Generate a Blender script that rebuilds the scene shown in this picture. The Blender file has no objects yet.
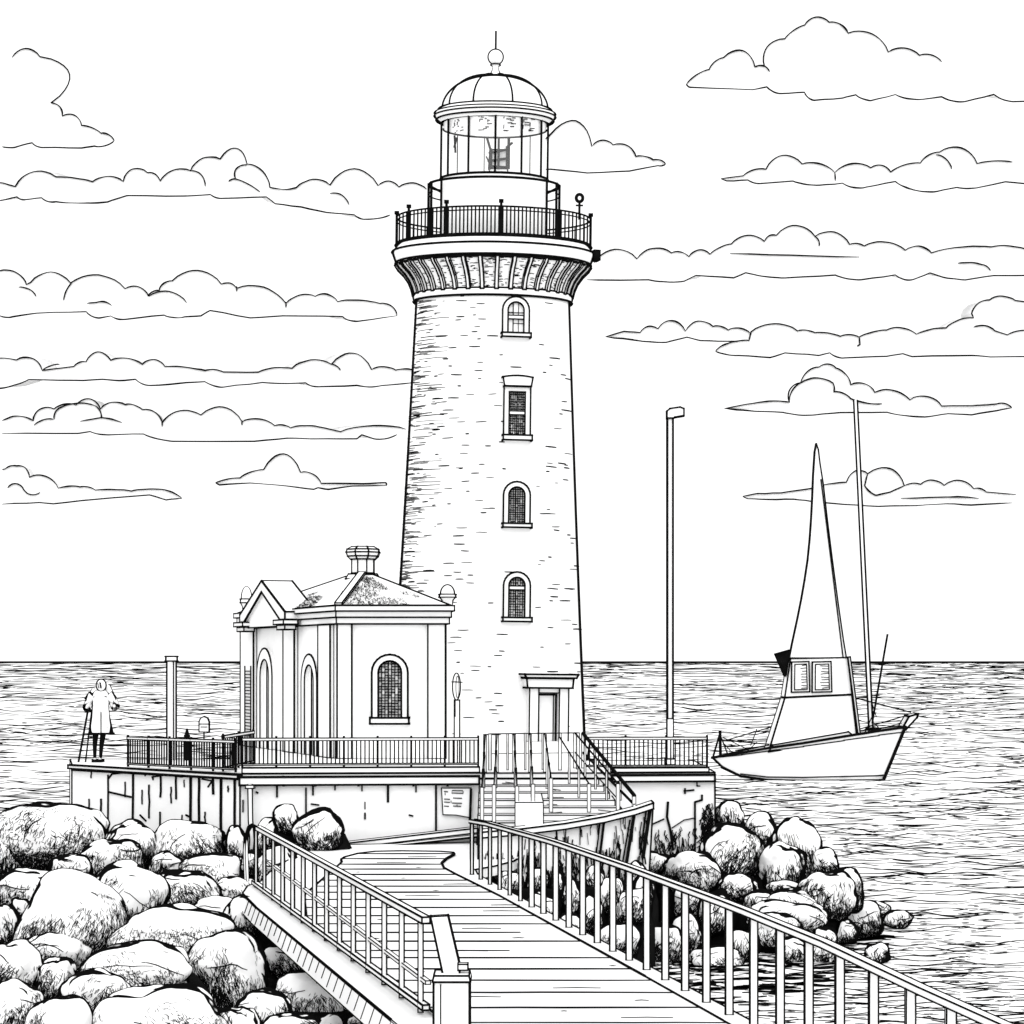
import bpy, math, random
from mathutils import Vector, noise, Matrix
random.seed(11)
F = 2200.0          # focal length in pixels of the 1024 px frame
CX, CY, H = 512.0, 660.3, 5.0
SEA, TER, DECK = 0.0, 2.85, 1.56
pi = math.pi
sc = bpy.context.scene
col = sc.collection

def P(px, py, d):            # a spot at distance d
    return Vector(((px-CX)*d/F, d, H-(py-CY)*d/F))
def G(px, py, z):            # a spot on the level z
    d = F*(H-z)/(py-CY)
    return Vector(((px-CX)*d/F, d, z))
def V(*a): return Vector(a)

# ------------------------------------------------------------------ materials
def base_mat(name):
    m = bpy.data.materials.new(name); m.use_nodes = True
    nt = m.node_tree; b = nt.nodes['Principled BSDF']
    b.inputs['Roughness'].default_value = 1.0
    b.inputs['Specular IOR Level'].default_value = 0.0
    return m, nt, b
def plain(name, lo, hi, scale=3.0):
    m, nt, b = base_mat(name)
    n = nt.nodes.new('ShaderNodeTexNoise'); n.inputs['Scale'].default_value = scale
    tc = nt.nodes.new('ShaderNodeTexCoord')
    r = nt.nodes.new('ShaderNodeValToRGB')
    r.color_ramp.elements[0].position = .3; r.color_ramp.elements[1].position = .7
    r.color_ramp.elements[0].color = (lo, lo, lo, 1); r.color_ramp.elements[1].color = (hi, hi, hi, 1)
    nt.links.new(tc.outputs['Object'], n.inputs['Vector'])
    nt.links.new(n.outputs['Fac'], r.inputs['Fac'])
    nt.links.new(r.outputs['Color'], b.inputs['Base Color'])
    return m
PAPER = plain('white_plaster', .86, .9)
INK = plain('black_ink', .003, .006)
GAP_SHADE = plain('gap_shade_black', .004, .009)  # near black, stands in for shade in the gaps between boulders
SEAM = plain('pale_sea', .80, .86, .05)
CLOUD = plain('white_cloud', .88, .9, .002)
GREY = plain('grey_wash', .6, .75, 8)
_om = {}
def outline(c, wob=.15, scale=2.0):
    """white stone whose rim goes black where it turns away, as a pen contour"""
    k = (round(c, 3), wob, scale)
    if k in _om: return _om[k]
    m, nt, b = base_mat('pen_rimmed_white')
    lw = nt.nodes.new('ShaderNodeLayerWeight'); lw.inputs['Blend'].default_value = .5
    n = nt.nodes.new('ShaderNodeTexNoise'); n.inputs['Scale'].default_value = scale
    tc = nt.nodes.new('ShaderNodeTexCoord')
    nt.links.new(tc.outputs['Object'], n.inputs['Vector'])
    ma = nt.nodes.new('ShaderNodeMath'); ma.operation = 'MULTIPLY_ADD'
    ma.inputs[1].default_value = wob; ma.inputs[2].default_value = -wob*.5
    nt.links.new(n.outputs['Fac'], ma.inputs[0])
    ad = nt.nodes.new('ShaderNodeMath'); ad.operation = 'ADD'
    nt.links.new(lw.outputs['Facing'], ad.inputs[0]); nt.links.new(ma.outputs[0], ad.inputs[1])
    r = nt.nodes.new('ShaderNodeValToRGB')
    r.color_ramp.elements[0].position = max(0, 1-c-.02); r.color_ramp.elements[1].position = 1-c+.02
    r.color_ramp.elements[0].color = (.88, .88, .88, 1); r.color_ramp.elements[1].color = (.004, .004, .004, 1)
    nt.links.new(ad.outputs[0], r.inputs['Fac'])
    nt.links.new(r.outputs['Color'], b.inputs['Base Color'])
    _om[k] = m
    return m
def glass():
    m = bpy.data.materials.new('clear_glass'); m.use_nodes = True
    nt = m.node_tree; nt.nodes.remove(nt.nodes['Principled BSDF'])
    t = nt.nodes.new('ShaderNodeBsdfTransparent'); g = nt.nodes.new('ShaderNodeBsdfGlossy')
    g.inputs['Roughness'].default_value = .05; g.inputs['Color'].default_value = (.8, .8, .8, 1)
    x = nt.nodes.new('ShaderNodeMixShader'); x.inputs[0].default_value = .06
    nt.links.new(t.outputs[0], x.inputs[1]); nt.links.new(g.outputs[0], x.inputs[2])
    nt.links.new(x.outputs[0], nt.nodes['Material Output'].inputs['Surface'])
    return m
GLASS = glass()

# ------------------------------------------------------------------ mesh builder
class MB:
    def __init__(s): s.v = []; s.f = []; s.m = []; s.s = []
    def add(s, vs, fs, mat=0, smooth=False):
        o = len(s.v); s.v += [Vector(a) for a in vs]
        for f in fs:
            s.f.append([i+o for i in f]); s.m.append(mat); s.s.append(smooth)
    def edge(s, p, q, w, ext=.5, mat=1):
        p = Vector(p); q = Vector(q); d = q-p
        if d.length < 1e-6: return
        d.normalize(); a = V(0, 0, 1) if abs(d.z) < .9 else V(0, 1, 0)
        x = d.cross(a).normalized()*w*.5; y = d.cross(x).normalized()*w*.5
        p = p-d*w*ext; q = q+d*w*ext
        vs = [p-x-y, p+x-y, p+x+y, p-x+y, q-x-y, q+x-y, q+x+y, q-x+y]
        s.add(vs, [(0,3,2,1), (4,5,6,7), (0,1,5,4), (1,2,6,5), (2,3,7,6), (3,0,4,7)], mat)
    def solid(s, vs, fs, w=0, mat=0, ang=25, smooth=False):
        s.add(vs, fs, mat, smooth)
        if not w: return
        vs = [Vector(a) for a in vs]; E = {}
        for f in fs:
            n = V(0, 0, 0)
            for i in range(len(f)):
                a = vs[f[i]]; b = vs[f[(i+1) % len(f)]]
                n += a.cross(b)
            n = n.normalized() if n.length > 1e-12 else n
            for i in range(len(f)):
                E.setdefault(tuple(sorted((f[i], f[(i+1) % len(f)]))), []).append(n)
        for (a, b), ns in E.items():
            if len(ns) == 1 or ns[0].dot(ns[1]) < math.cos(math.radians(ang)): s.edge(vs[a], vs[b], w)
    def box(s, c, size, w=0, rz=0, mat=0, taper=1.0):
        c = Vector(c); x, y, z = [a*.5 for a in size]; vs = []
        for k in (-1, 1):
            t = 1 if k < 0 else taper
            for i, j in ((-1,-1), (1,-1), (1,1), (-1,1)):
                a, b = i*x*t, j*y*t
                vs.append(c+V(a*math.cos(rz)-b*math.sin(rz), a*math.sin(rz)+b*math.cos(rz), k*z))
        s.solid(vs, [(0,3,2,1), (4,5,6,7), (0,1,5,4), (1,2,6,5), (2,3,7,6), (3,0,4,7)], w, mat)
    def beam(s, p, q, a, b, w=0, mat=0):      # a: width level, b: height
        p = Vector(p); q = Vector(q); d = (q-p).normalized()
        up = V(0, 0, 1) if abs(d.z) < .95 else V(0, 1, 0)
        x = d.cross(up).normalized()*a*.5; y = x.cross(d).normalized()*b*.5
        vs = [p-x-y, p+x-y, p+x+y, p-x+y, q-x-y, q+x-y, q+x+y, q-x+y]
        s.solid(vs, [(0,3,2,1), (4,5,6,7), (0,1,5,4), (1,2,6,5), (2,3,7,6), (3,0,4,7)], w, mat)
    def prism(s, loop, ext, w=0, mat=0, ang=25):
        loop = [Vector(a) for a in loop]; ext = Vector(ext); n = len(loop)
        vs = loop+[a+ext for a in loop]
        fs = [tuple(range(n))[::-1], tuple(range(n, 2*n))]+[(i, (i+1) % n, n+(i+1) % n, n+i) for i in range(n)]
        s.solid(vs, fs, w, mat, ang)
    def tube(s, path, r, mat=1, n=6, smooth=True):
        path = [Vector(a) for a in path]; rr = r if isinstance(r, (list, tuple)) else [r]*len(path)
        vs = []; fs = []; x = None
        for i, p in enumerate(path):
            d = (path[min(i+1, len(path)-1)]-path[max(i-1, 0)]).normalized()
            if x is None:
                a = V(0, 0, 1) if abs(d.z) < .9 else V(0, 1, 0); x = d.cross(a).normalized()
            else: x = (x-d*x.dot(d)).normalized()
            y = d.cross(x)
            for k in range(n):
                t = 2*pi*k/n; vs.append(p+(x*math.cos(t)+y*math.sin(t))*rr[i])
        for i in range(len(path)-1):
            for k in range(n):
                fs.append((i*n+k, i*n+(k+1) % n, (i+1)*n+(k+1) % n, (i+1)*n+k))
        s.add(vs, fs, mat, smooth)
        s.add(vs[:n], [tuple(range(n))[::-1]], mat); s.add(vs[-n:], [tuple(range(n))], mat)
    def ring(s, c, r, z, w, ky=1, n=72, a0=0, a1=2*pi):
        closed = abs(a1-a0-2*pi) < 1e-6; m = n
        pts = [Vector(c)+V(r*math.sin(a0+(a1-a0)*k/m), -ky*r*math.cos(a0+(a1-a0)*k/m), z) for k in range(m+1)]
        if closed: pts.append(pts[1])
        s.tube(pts, w*.5, 1, 5)
    def lathe(s, c, prof, n=48, ky=1, mat=0, smooth=True, cap=True):
        c = Vector(c); vs = []; fs = []
        for r, z in prof:
            for k in range(n):
                t = 2*pi*k/n; vs.append(c+V(r*math.sin(t), -ky*r*math.cos(t), z))
        for i in range(len(prof)-1):
            for k in range(n): fs.append((i*n+k, i*n+(k+1) % n, (i+1)*n+(k+1) % n, (i+1)*n+k))
        s.add(vs, fs, mat, smooth)
        if cap:
            s.add(vs[:n], [tuple(range(n))[::-1]], mat, False); s.add(vs[-n:], [tuple(range(n))], mat, False)
    def ribbon(s, pts, nrm, w, mat=1):
        """a flat stroke lying on a surface, thinning to its ends"""
        n = len(pts); vs = []; fs = []
        for i, p in enumerate(pts):
            d = (pts[min(i+1, n-1)]-pts[max(i-1, 0)]); nn = nrm[i] if isinstance(nrm, list) else nrm
            x = d.cross(nn); x = x.normalized() if x.length > 1e-9 else V(1, 0, 0)
            k = w*.5*(.55+.45*math.sin(pi*(i+.5)/n))
            vs += [p-x*k, p+x*k]
        for i in range(n-1): fs.append((2*i, 2*i+1, 2*i+3, 2*i+2))
        s.add(vs, fs, mat)
    def build(s, name, mats=None, parent=None, loc=None):
        o0 = Vector((0, 0, 0)); p = parent
        if p is not None:
            while p.parent is not None: p = p.parent
            o0 = Vector(p.location)
        if loc is not None: o0 = Vector(loc)
        me = bpy.data.meshes.new(name)
        me.from_pydata([tuple(a-o0) for a in s.v], [], s.f)
        for m in (mats or [PAPER, INK]): me.materials.append(m)
        me.polygons.foreach_set('material_index', s.m)
        me.polygons.foreach_set('use_smooth', s.s)
        me.update()
        o = bpy.data.objects.new(name, me); col.objects.link(o)
        if parent is not None: o.parent = parent
        elif loc is not None: o.location = loc
        return o

def tag(o, label=None, cat=None, group=None, kind=None):
    if label: o['label'] = label
    if cat: o['category'] = cat
    if group: o['group'] = group
    if kind: o['kind'] = kind
    return o
def thing(name, loc, label, cat, group=None):
    o = bpy.data.objects.new(name, None); col.objects.link(o)
    o.location = loc; o.empty_display_size = .3
    return tag(o, label, cat, group)
def put(name, me, parent, pos):       # copy of a shared part mesh at world pos
    o = bpy.data.objects.new(name, me); col.objects.link(o); o.parent = parent
    r = parent
    while r.parent is not None: r = r.parent
    o.location = Vector(pos)-Vector(r.location)
    return o
def shared(mb, name, mats=None):
    o = mb.build(name, mats); me = o.data; bpy.data.objects.remove(o); return me
def w_at(px, d): return 1.15*px*d/F

# ------------------------------------------------------------------ camera, light
cam = bpy.data.cameras.new('camera'); co = bpy.data.objects.new('camera', cam); col.objects.link(co)
co.location = (0, 0, H); co.rotation_euler = (pi/2, 0, 0)
cam.sensor_width = 36; cam.lens = F/1024*36; cam.shift_y = (CY-512)/1024
cam.clip_start = .5; cam.clip_end = 60000
sc.camera = co
w = bpy.data.worlds.new('World'); sc.world = w; w.use_nodes = True
bg = w.node_tree.nodes['Background']; bg.inputs[0].default_value = (1, 1, 1, 1); bg.inputs[1].default_value = 1.0
sun = bpy.data.lights.new('sun', 'SUN'); sun.energy = 1.5; sun.angle = math.radians(75); sun.color = (1, 1, 1)
so = bpy.data.objects.new('sun', sun); col.objects.link(so); so.rotation_euler = (math.radians(55), 0, math.radians(6))
sc.view_settings.view_transform = 'Standard'; sc.view_settings.look = 'None'
sc.view_settings.exposure = 0.33; sc.view_settings.gamma = 1

# ------------------------------------------------------------------ sea
mb = MB()
mb.add([(-9000, 5, 0), (9000, 5, 0), (9000, 12500, 0), (-9000, 12500, 0)], [(0, 1, 2, 3)])
sea = mb.build('sea', [SEAM, INK]); tag(sea, kind='structure')
mb = MB()
def sea_line(x0, x1, yk, ph, lam, A, wpx):
    n = max(3, int((x1-x0)/5)); up = []; dn = []
    for i in range(n+1):
        x = x0+(x1-x0)*i/n
        t = 2*pi*x/lam+ph
        y = yk+A*(abs(math.sin(t*.5))*1.7-.85)*(.6+.8*noise.noise((x*.01, yk*.3, 0)))+A*.9*noise.noise((x*.035, yk*.7, 5))
        y = max(y, CY+2.6)
        k = wpx*.5*(.35+.65*math.sin(pi*(i+.4)/(n+.8)))*(1+.6*noise.noise((x*.08, yk, 9)))
        a = G(x, y-k, .004); b = G(x, y+k, .004); up.append(a); dn.append(b)
    vs = []; fs = []
    for i in range(n+1): vs += [up[i], dn[i]]
    for i in range(n): fs.append((2*i, 2*i+1, 2*i+3, 2*i+2))
    mb.add(vs, fs, 0)
y = CY+3.2
while y < 1060:
    t = min(1, (y-CY)/60); t2 = min(1, max(0, (y-CY-60)/200))
    gap = .95+1.0*t+.55*t2
    x = -260+random.uniform(-30, 0)
    ph = random.uniform(0, 6.3); lam = (24+34*t+22*t2)*random.uniform(.7, 1.4)
    while x < 1290:
        L = random.expovariate(1/(26+26*t))+9+8*t
        L = min(L, 190)
        dens = noise.noise((x*.006, y*.03, 3.3))+.35*noise.noise((x*.03, y*.15, 1))
        if random.random() < .84+.5*dens or y < CY+14:
            sea_line(x, x+L, y+random.uniform(-.6, .6)*gap, ph, lam, gap*(.5+.55*t), (.74+.2*t+.22*t2)*random.uniform(.6, 1.1)*(1.25 if y < CY+14 else 1))
            if dens > .1 and random.random() < .6:
                sea_line(x+L*.2, x+L*.8, y+gap*.5, ph+.5, lam, gap*.5, .6)
        x += L+random.expovariate(1/(5+6*t))
        if random.random() < .3: ph += random.uniform(-1, 1)
    y += gap*random.uniform(.8, 1.2)
for i in range(13000):         # short choppy ticks
    y = CY+4+(random.random()**1.25)*390; x = random.uniform(-250, 1280)
    if noise.noise((x*.008, y*.04, 8)) < -.05: continue
    L = random.uniform(4, 13)
    sea_line(x, x+L, y, random.uniform(0, 6), 40, 1.0, random.uniform(.4, .85))
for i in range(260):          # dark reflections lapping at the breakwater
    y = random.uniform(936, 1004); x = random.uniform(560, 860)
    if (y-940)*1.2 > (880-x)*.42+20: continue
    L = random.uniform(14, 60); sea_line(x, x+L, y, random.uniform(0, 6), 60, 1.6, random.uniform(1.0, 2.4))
vs = [(-9000, 3700, .004), (9000, 3700, .004), (9000, 12500, .004), (-9000, 12500, .004)]
mb.add(vs, [(0, 1, 2, 3)])
tag(mb.build('sea_ripples', [INK]), kind='structure')

# ------------------------------------------------------------------ clouds
def arcs(pts):
    out = []
    for i in range(len(pts)-1):
        x0, y0 = pts[i][:2]; x1, y1 = pts[i+1][:2]; b = pts[i+1][2] if len(pts[i+1]) > 2 else 0
        n = 10 if b else 3
        L = math.hypot(x1-x0, y1-y0) or 1; nx, ny = (y1-y0)/L, -(x1-x0)/L
        for k in range(n):
            t = k/n; h = b*math.sin(pi*t)**.75
            out.append((x0+(x1-x0)*t+nx*h, y0+(y1-y0)*t+ny*h))
    out.append(pts[-1][:2]); return out
def cloud(label, s, ox, oy, top, bot, extra=(), d=2600, w=1.85, cut0=0, cut1=0):
    T = lambda p: (ox+p[0]/s, oy+p[1]/s)
    def jit(q, seed):
        return [(x+.35*noise.noise((x*.12, y*.12, seed)), y+.5*noise.noise((x*.1, y*.1, seed+7))) for x, y in q]
    tp = [T(p) for p in arcs(top)]; bt = [T(p) for p in arcs(bot)]
    tp = jit(tp, 1); bt = jit(bt, 2)
    loop = tp+bt[::-1]
    mb = MB(); fr = [P(x, y, d) for x, y in loop]; m = len(fr)
    c = sum(fr, V(0, 0, 0))/m; up_ = c-V(0, 0, H); bk = c+up_*.035
    dp = [bk+V((q.x-c.x)*.93, 0, (q.z-c.z)*.93) for q in fr]
    mb.add(fr+dp, [tuple(range(m))[::-1], tuple(range(m, 2*m))]+[(i, (i+1) % m, m+(i+1) % m, m+i) for i in range(m)])
    tq = [T(p) for p in arcs(top[cut0:len(top)-cut1])] if cut0 or cut1 else tp
    for q in [tq, bt]+[jit([T(p) for p in arcs(e)], 3) for e in extra]:
        n = len(q)
        r = [w_at(w*.5, d)*(.75+.4*noise.noise((i*.2, n, 0))) for i in range(n)]
        r[0] *= .5; r[-1] *= .5
        mb.tube([P(x, y, d-2) for x, y in q], r, 1, 6)
    c = P(*[sum(a)/len(loop) for a in zip(*loop)], d)
    o = mb.build('cloud', [CLOUD, INK], loc=c)
    tag(o, label, 'cloud', 'outlined clouds in the sky')
E = (2.438, 0, 240)
cloud('puffy cloud bank left of tower, with its right tip by the gallery level', *E,
  [(-60,85), (0,75,8), (65,108,14), (75,103), (172,105,26), (305,118,26), (362,137,14), (388,123,5), (420,100,8), (540,108,30), (577,118,8), (697,155,22), (768,137,12), (823,150,12), (925,155,6), (968,185,12)],
  [(-60,180), (0,185), (30,187,-3), (90,178), (210,175), (245,190,-5), (270,185), (310,193,-4), (400,183), (450,188,-4), (490,185), (512,172), (610,190), (690,185), (835,187), (875,198,-4), (968,185)],
  [[(45,115), (88,138,8)], [(155,147), (175,105,4)], [(362,137), (455,153,20)], [(577,112), (577,126)], [(697,150), (697,164)], [(212,155), (235,152), (272,159,5)]])
cloud('long thin cloud strip left of tower, second strip up from the lone small cloud', *E,
  [(-60,292), (40,292,4), (103,318,18), (180,308), (210,297,5), (270,293,22), (347,303,10), (402,308,14), (500,318,3), (545,322,4), (630,322), (712,313,6), (808,303,16), (906,316,34), (965,318,8), (1010,318,4)],
  [(-60,362), (0,362), (70,340,-3), (180,343), (250,340), (290,343), (330,340), (370,355,-4), (430,350), (500,345), (545,358,-4), (640,348), (700,350), (745,348), (780,358,-3), (870,355), (930,355,-3), (1010,348)],
  [[(103,318), (145,303,4)], [(808,303), (830,318,4)]])
cloud('bumpy cloud with many humps left of tower, right above the lone small cloud', *E,
  [(5,440), (25,432), (80,440,6), (132,412,16), (185,402,8), (245,412,20), (305,402,12), (347,414,6), (395,445,12), (490,427,20), (590,443,28), (670,453,12), (708,458,5), (775,455,4), (830,467), (990,461,12)],
  [(5,471), (190,472), (220,467), (270,475,-3), (350,473), (430,491,-4), (620,491), (700,483), (760,485), (870,485), (882,475), (905,483), (968,475,-6)],
  [[(83,452), (130,437,6)], [(132,437), (150,407,6), (230,404,8)], [(230,404), (247,435,6)], [(195,442), (245,433), (298,446,3)], [(395,455), (395,440)], [(590,452), (590,440)]])
cloud('lone small cloud with a tall round hump left of tower', *E,
  [(525,592), (585,580,3), (643,560,5), (733,566,42), (783,593,10), (885,594), (935,591), (942,599,4)],
  [(525,592), (535,597), (610,592), (700,600), (765,608), (775,604), (800,608), (860,600), (942,599)])
cloud('lowest left cloud tapering to a point toward the lone small cloud', *E,
  [(5,560), (13,558), (40,550,3), (72,578,10), (142,605,16), (195,602,4), (232,610,4), (320,612,3), (395,608,3), (444,630,4)],
  [(5,644), (95,640), (130,643), (230,632), (365,622), (405,633), (444,630)],
  [[(18,605), (55,603,10), (98,615,-12)]])
E = (2.327, 0, 30)
cloud('cloud cut by the left edge with a big round head, top left of the picture', *E,
  [(5,95), (28,64), (93,62,20), (118,170,58), (145,200,10), (190,222,14), (235,240,4), (266,258,6)],
  [(5,271), (40,271,-3), (75,262), (100,273,-3), (190,275), (220,270), (266,258,-6)], cut0=1)
cloud('wide double-peaked cloud bank left of the lantern room', *E,
  [(-40,362), (15,358,4), (36,364), (130,342,24), (215,353,3), (287,352,12), (343,332,20), (372,352,8), (443,327,14), (512,300,16), (575,312,32), (628,366,14), (690,367,-4), (768,360,16), (880,362,38), (928,365,12), (993,371,12)],
  [(-40,398), (0,397), (40,388), (60,395,-3), (97,390), (130,400,-4), (250,400,-3), (295,385), (430,387), (490,383), (520,392,-3), (620,388), (640,404), (700,412), (760,425), (825,430), (850,440,-3), (908,431,-3)],
  [[(443,327), (477,364,12)], [(532,353), (550,347,3), (605,377,3)], [(768,380), (812,406,10)], [(548,345), (556,318,6), (575,314,2)]])
E = (2.116, 540, 0)
cloud('largest cloud with a stepped dome, top right of the picture', *E,
  [(310,178), (358,147,5), (388,122,5), (455,142,26), (475,141,3), (518,82,20), (560,53,4), (612,47,14), (652,70,8), (737,110,20), (803,117,12), (850,131,8), (1100,120,0)],
  [(310,178), (320,185,-2), (450,190), (480,184), (510,198,-3), (560,195), (580,212,-4), (640,208), (668,200), (700,213,-3), (752,200), (810,210,-4), (850,205), (900,215,-4), (960,200), (1000,215,-3), (1100,212)],
  [[(455,142), (486,152,8)]], cut1=1)
cloud('small cloud half hidden behind the lantern room', *E,
  [(12,294), (20,287), (110,310,44), (155,307,12), (203,331,12), (240,338,4), (266,347,4)],
  [(12,359), (22,358), (100,366), (190,362), (250,350), (266,347,-2)])
cloud('right sky cloud with a low left tip, second down from the top right', *E,
  [(383,378), (430,372), (478,358,6), (555,347,24), (624,365,10), (700,355,14), (742,364,10), (805,345,6), (845,322,6), (925,346,22), (1000,343,4), (1100,340,0)],
  [(383,378), (395,383), (440,381), (465,389,-2), (535,383), (590,392,-3), (640,388), (690,396,-5), (752,384), (785,400,-2), (840,405,-3), (882,396), (930,396,-3), (985,385), (1100,395)],
  [[(624,366), (625,382)], [(838,327), (871,358,8)]], cut1=1)
cloud('longest cloud bank right of tower at the level of the gallery', *E,
  [(115,556), (205,547,24), (278,535,16), (315,543,6), (360,538,12), (405,516,4), (475,511,16), (500,498,6), (582,500,22), (655,517,18), (686,521,4), (773,530,14), (828,535,12), (955,522,6), (1024,526,4), (1100,526)],
  [(100,592), (170,593), (230,592), (305,595,-3), (330,583), (410,588), (435,577), (520,588,-3), (625,582), (680,592,-3), (752,582), (790,592,-4), (825,578), (900,592,-3), (960,583), (1100,583)],
  [[(402,537), (530,540), (676,544)], [(582,500), (590,521,4)], [(884,557), (935,560,3), (953,573,3)]])
E = (2.359, 590, 280)
cloud('short faint cloud right of tower touching a longer one at its right', *E,
  [(37,134), (80,121), (118,124), (160,115,10), (225,120,22), (290,110,18), (325,118,5), (378,125,8)],
  [(37,134), (100,141), (180,147,-2), (228,135), (260,143), (325,145), (375,142)])
cloud('long cloud right of tower with its highest hump at the right edge', *E,
  [(296,168), (325,150,3), (375,143,3), (380,122), (490,120,18), (530,125,4), (590,133,4), (635,135,5), (700,118,4), (770,128,10), (840,113,4), (905,90,8), (900,80), (942,47,10), (1003,49,10), (1100,60)],
  [(296,168), (350,178,-3), (425,183), (460,172), (540,178), (566,172), (600,184,-4), (700,180), (738,174), (760,180), (900,178), (945,181), (1100,180)],
  [[(905,111), (955,120,8), (985,130), (1030,118,3)], [(635,135), (637,152), (630,156)]])
cloud('cloud with a stacked double hump, its right end behind the mast top', *E,
  [(317,303), (370,293), (410,287), (470,288,2), (497,243,8), (540,205,10), (580,208,8), (615,247,8), (672,265,12), (755,283,14), (830,297,16), (900,297), (960,292), (995,302,6)],
  [(317,303), (360,307), (390,310), (455,312), (530,318,-3), (590,313), (700,312), (800,322,-4), (845,315), (900,318), (960,308), (995,302)],
  [[(470,288), (497,243,14), (573,243,12), (575,263,2), (615,280,5), (690,292,-4)]])
cloud('low lens-shaped cloud passing behind both the sail and the mast', *E,
  [(360,510), (395,504), (450,502), (520,492), (605,477,3), (610,465), (655,457,12), (742,485,28), (780,482,4), (835,485,12), (905,492,16), (935,500,4), (1005,506)],
  [(360,510), (372,516), (420,518), (480,517), (520,522), (600,530), (680,534), (770,532), (840,528), (900,531), (995,526)],
  [[(655,457), (648,485), (675,508,-3), (708,500), (742,485)], [(733,515), (830,512), (918,515,2)]])

# ------------------------------------------------------------------ rocks
SPH = {}
def ico(sub):
    if sub in SPH: return SPH[sub]
    t = (1+5**.5)/2
    vs = [Vector(a).normalized() for a in [(-1,t,0),(1,t,0),(-1,-t,0),(1,-t,0),(0,-1,t),(0,1,t),(0,-1,-t),(0,1,-t),(t,0,-1),(t,0,1),(-t,0,-1),(-t,0,1)]]
    fs = [(0,11,5),(0,5,1),(0,1,7),(0,7,10),(0,10,11),(1,5,9),(5,11,4),(11,10,2),(10,7,6),(7,1,8),(3,9,4),(3,4,2),(3,2,6),(3,6,8),(3,8,9),(4,9,5),(2,4,11),(6,2,10),(8,6,7),(9,8,1)]
    for _ in range(sub):
        c = {}; nf = []
        def mid(a, b):
            k = (min(a, b), max(a, b))
            if k not in c: vs.append(((vs[a]+vs[b])/2).normalized()); c[k] = len(vs)-1
            return c[k]
        for a, b, d in fs:
            x, y, z = mid(a, b), mid(b, d), mid(d, a)
            nf += [(a, x, z), (b, y, x), (d, z, y), (x, y, z)]
        fs = nf
    SPH[sub] = (vs, fs); return SPH[sub]
beds = []
def rock(x0, x1, y0, y1, d, label, group, shade=1.0, seed=None):
    seed = seed or random.random()*100
    cx, cy = (x0+x1)/2, (y0+y1)/2; hw, hh = (x1-x0)/2, (y1-y0)/2
    cy += hh*.24; hh *= 1.24; hw *= 1.08
    k = d/F; rx, rz = hw*k, hh*k; ry = (rx+rz)*.5
    c = P(cx, cy, d)
    pw = random.uniform(2.15, 2.9); tl = random.uniform(-.3, .3)
    R = Matrix.Rotation(tl, 3, 'Y'); so_ = V(seed*3.1, seed*1.7, seed)
    def surf(u):
        s = (abs(u.x)**pw+abs(u.y)**pw+abs(u.z)**pw)**(-1/pw)
        n = 1+.25*noise.noise(u*1.05+so_)+.09*noise.noise(u*2.4+so_)+.02*noise.noise(u*6+so_)
        q = R @ (u*s*n*.97)
        return V(q.x*rx, q.y*ry, q.z*rz)
    vs, fs = ico(4 if hw > 18 else 3)
    mb = MB(); mb.add([surf(u) for u in vs], fs, 0, True)
    def nrm(u):
        a = u.orthogonal().normalized(); b = u.cross(a); e = .03; p = surf(u)
        n = (surf((u+a*e).normalized())-p).cross(surf((u+b*e).normalized())-p)
        return n.normalized() if n.dot(p) > 0 else -n.normalized()
    def stroke(u, dr, L, wd, seg=3, wander=.2):
        pts = []; ns = []; n0 = nrm(u)
        dr = (dr-u*dr.dot(u)).normalized()
        for i in range(seg+1):
            pts.append(surf(u)+n0*k*.45); ns.append(n0)
            st = dr+u.cross(dr)*random.uniform(-wander, wander)
            u = (u+st*(L/seg)).normalized(); dr = (st-u*st.dot(u)).normalized()
        mb.ribbon(pts, ns, wd)
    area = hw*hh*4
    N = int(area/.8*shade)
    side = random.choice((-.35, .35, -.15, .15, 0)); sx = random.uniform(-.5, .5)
    for _ in range(N):  # ink hatching thickens down the flanks, shade drawn onto the stone
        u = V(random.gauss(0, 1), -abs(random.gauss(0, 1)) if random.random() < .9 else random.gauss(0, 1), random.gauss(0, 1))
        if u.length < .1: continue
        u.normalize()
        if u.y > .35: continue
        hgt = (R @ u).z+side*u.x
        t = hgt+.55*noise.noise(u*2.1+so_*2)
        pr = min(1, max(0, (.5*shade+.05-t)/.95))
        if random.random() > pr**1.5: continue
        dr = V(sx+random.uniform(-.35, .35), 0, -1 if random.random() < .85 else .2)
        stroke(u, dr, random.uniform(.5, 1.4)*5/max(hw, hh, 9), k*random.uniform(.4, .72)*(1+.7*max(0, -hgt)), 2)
    for _ in range(random.choice((1, 1, 2, 3)) if hw > 12 else 1):      # cracks and ledges
        u = V(random.uniform(-.7, .7), -1, random.uniform(-.1, .9)).normalized()
        stroke(u, V(random.choice((-1, 1)), 0, random.uniform(-.7, .4)), random.uniform(.5, 1.0), k*random.uniform(.9, 1.6), 7, .35)
    cc = round(min(.75, math.sqrt(max(0, 1-(1-2.6/hw)**2)))/.05)*.05
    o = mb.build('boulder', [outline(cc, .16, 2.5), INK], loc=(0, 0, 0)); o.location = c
    tag(o, label, 'rock', group)
    beds.append((c, rx, ry, rz))
ORD = ['first', 'second', 'third', 'fourth', 'fifth', 'sixth', 'seventh', 'eighth', 'ninth', 'tenth']
def desc(b, i):
    w_, h_ = b[1]-b[0], b[3]-b[2]
    s = 'huge' if w_*h_ > 5200 else 'large' if w_*h_ > 2600 else 'mid-sized' if w_*h_ > 1100 else 'small'
    f = 'flattish' if w_ > 1.75*h_ else 'upright' if h_ > w_*.95 else 'rounded'
    return s+' '+f
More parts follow.
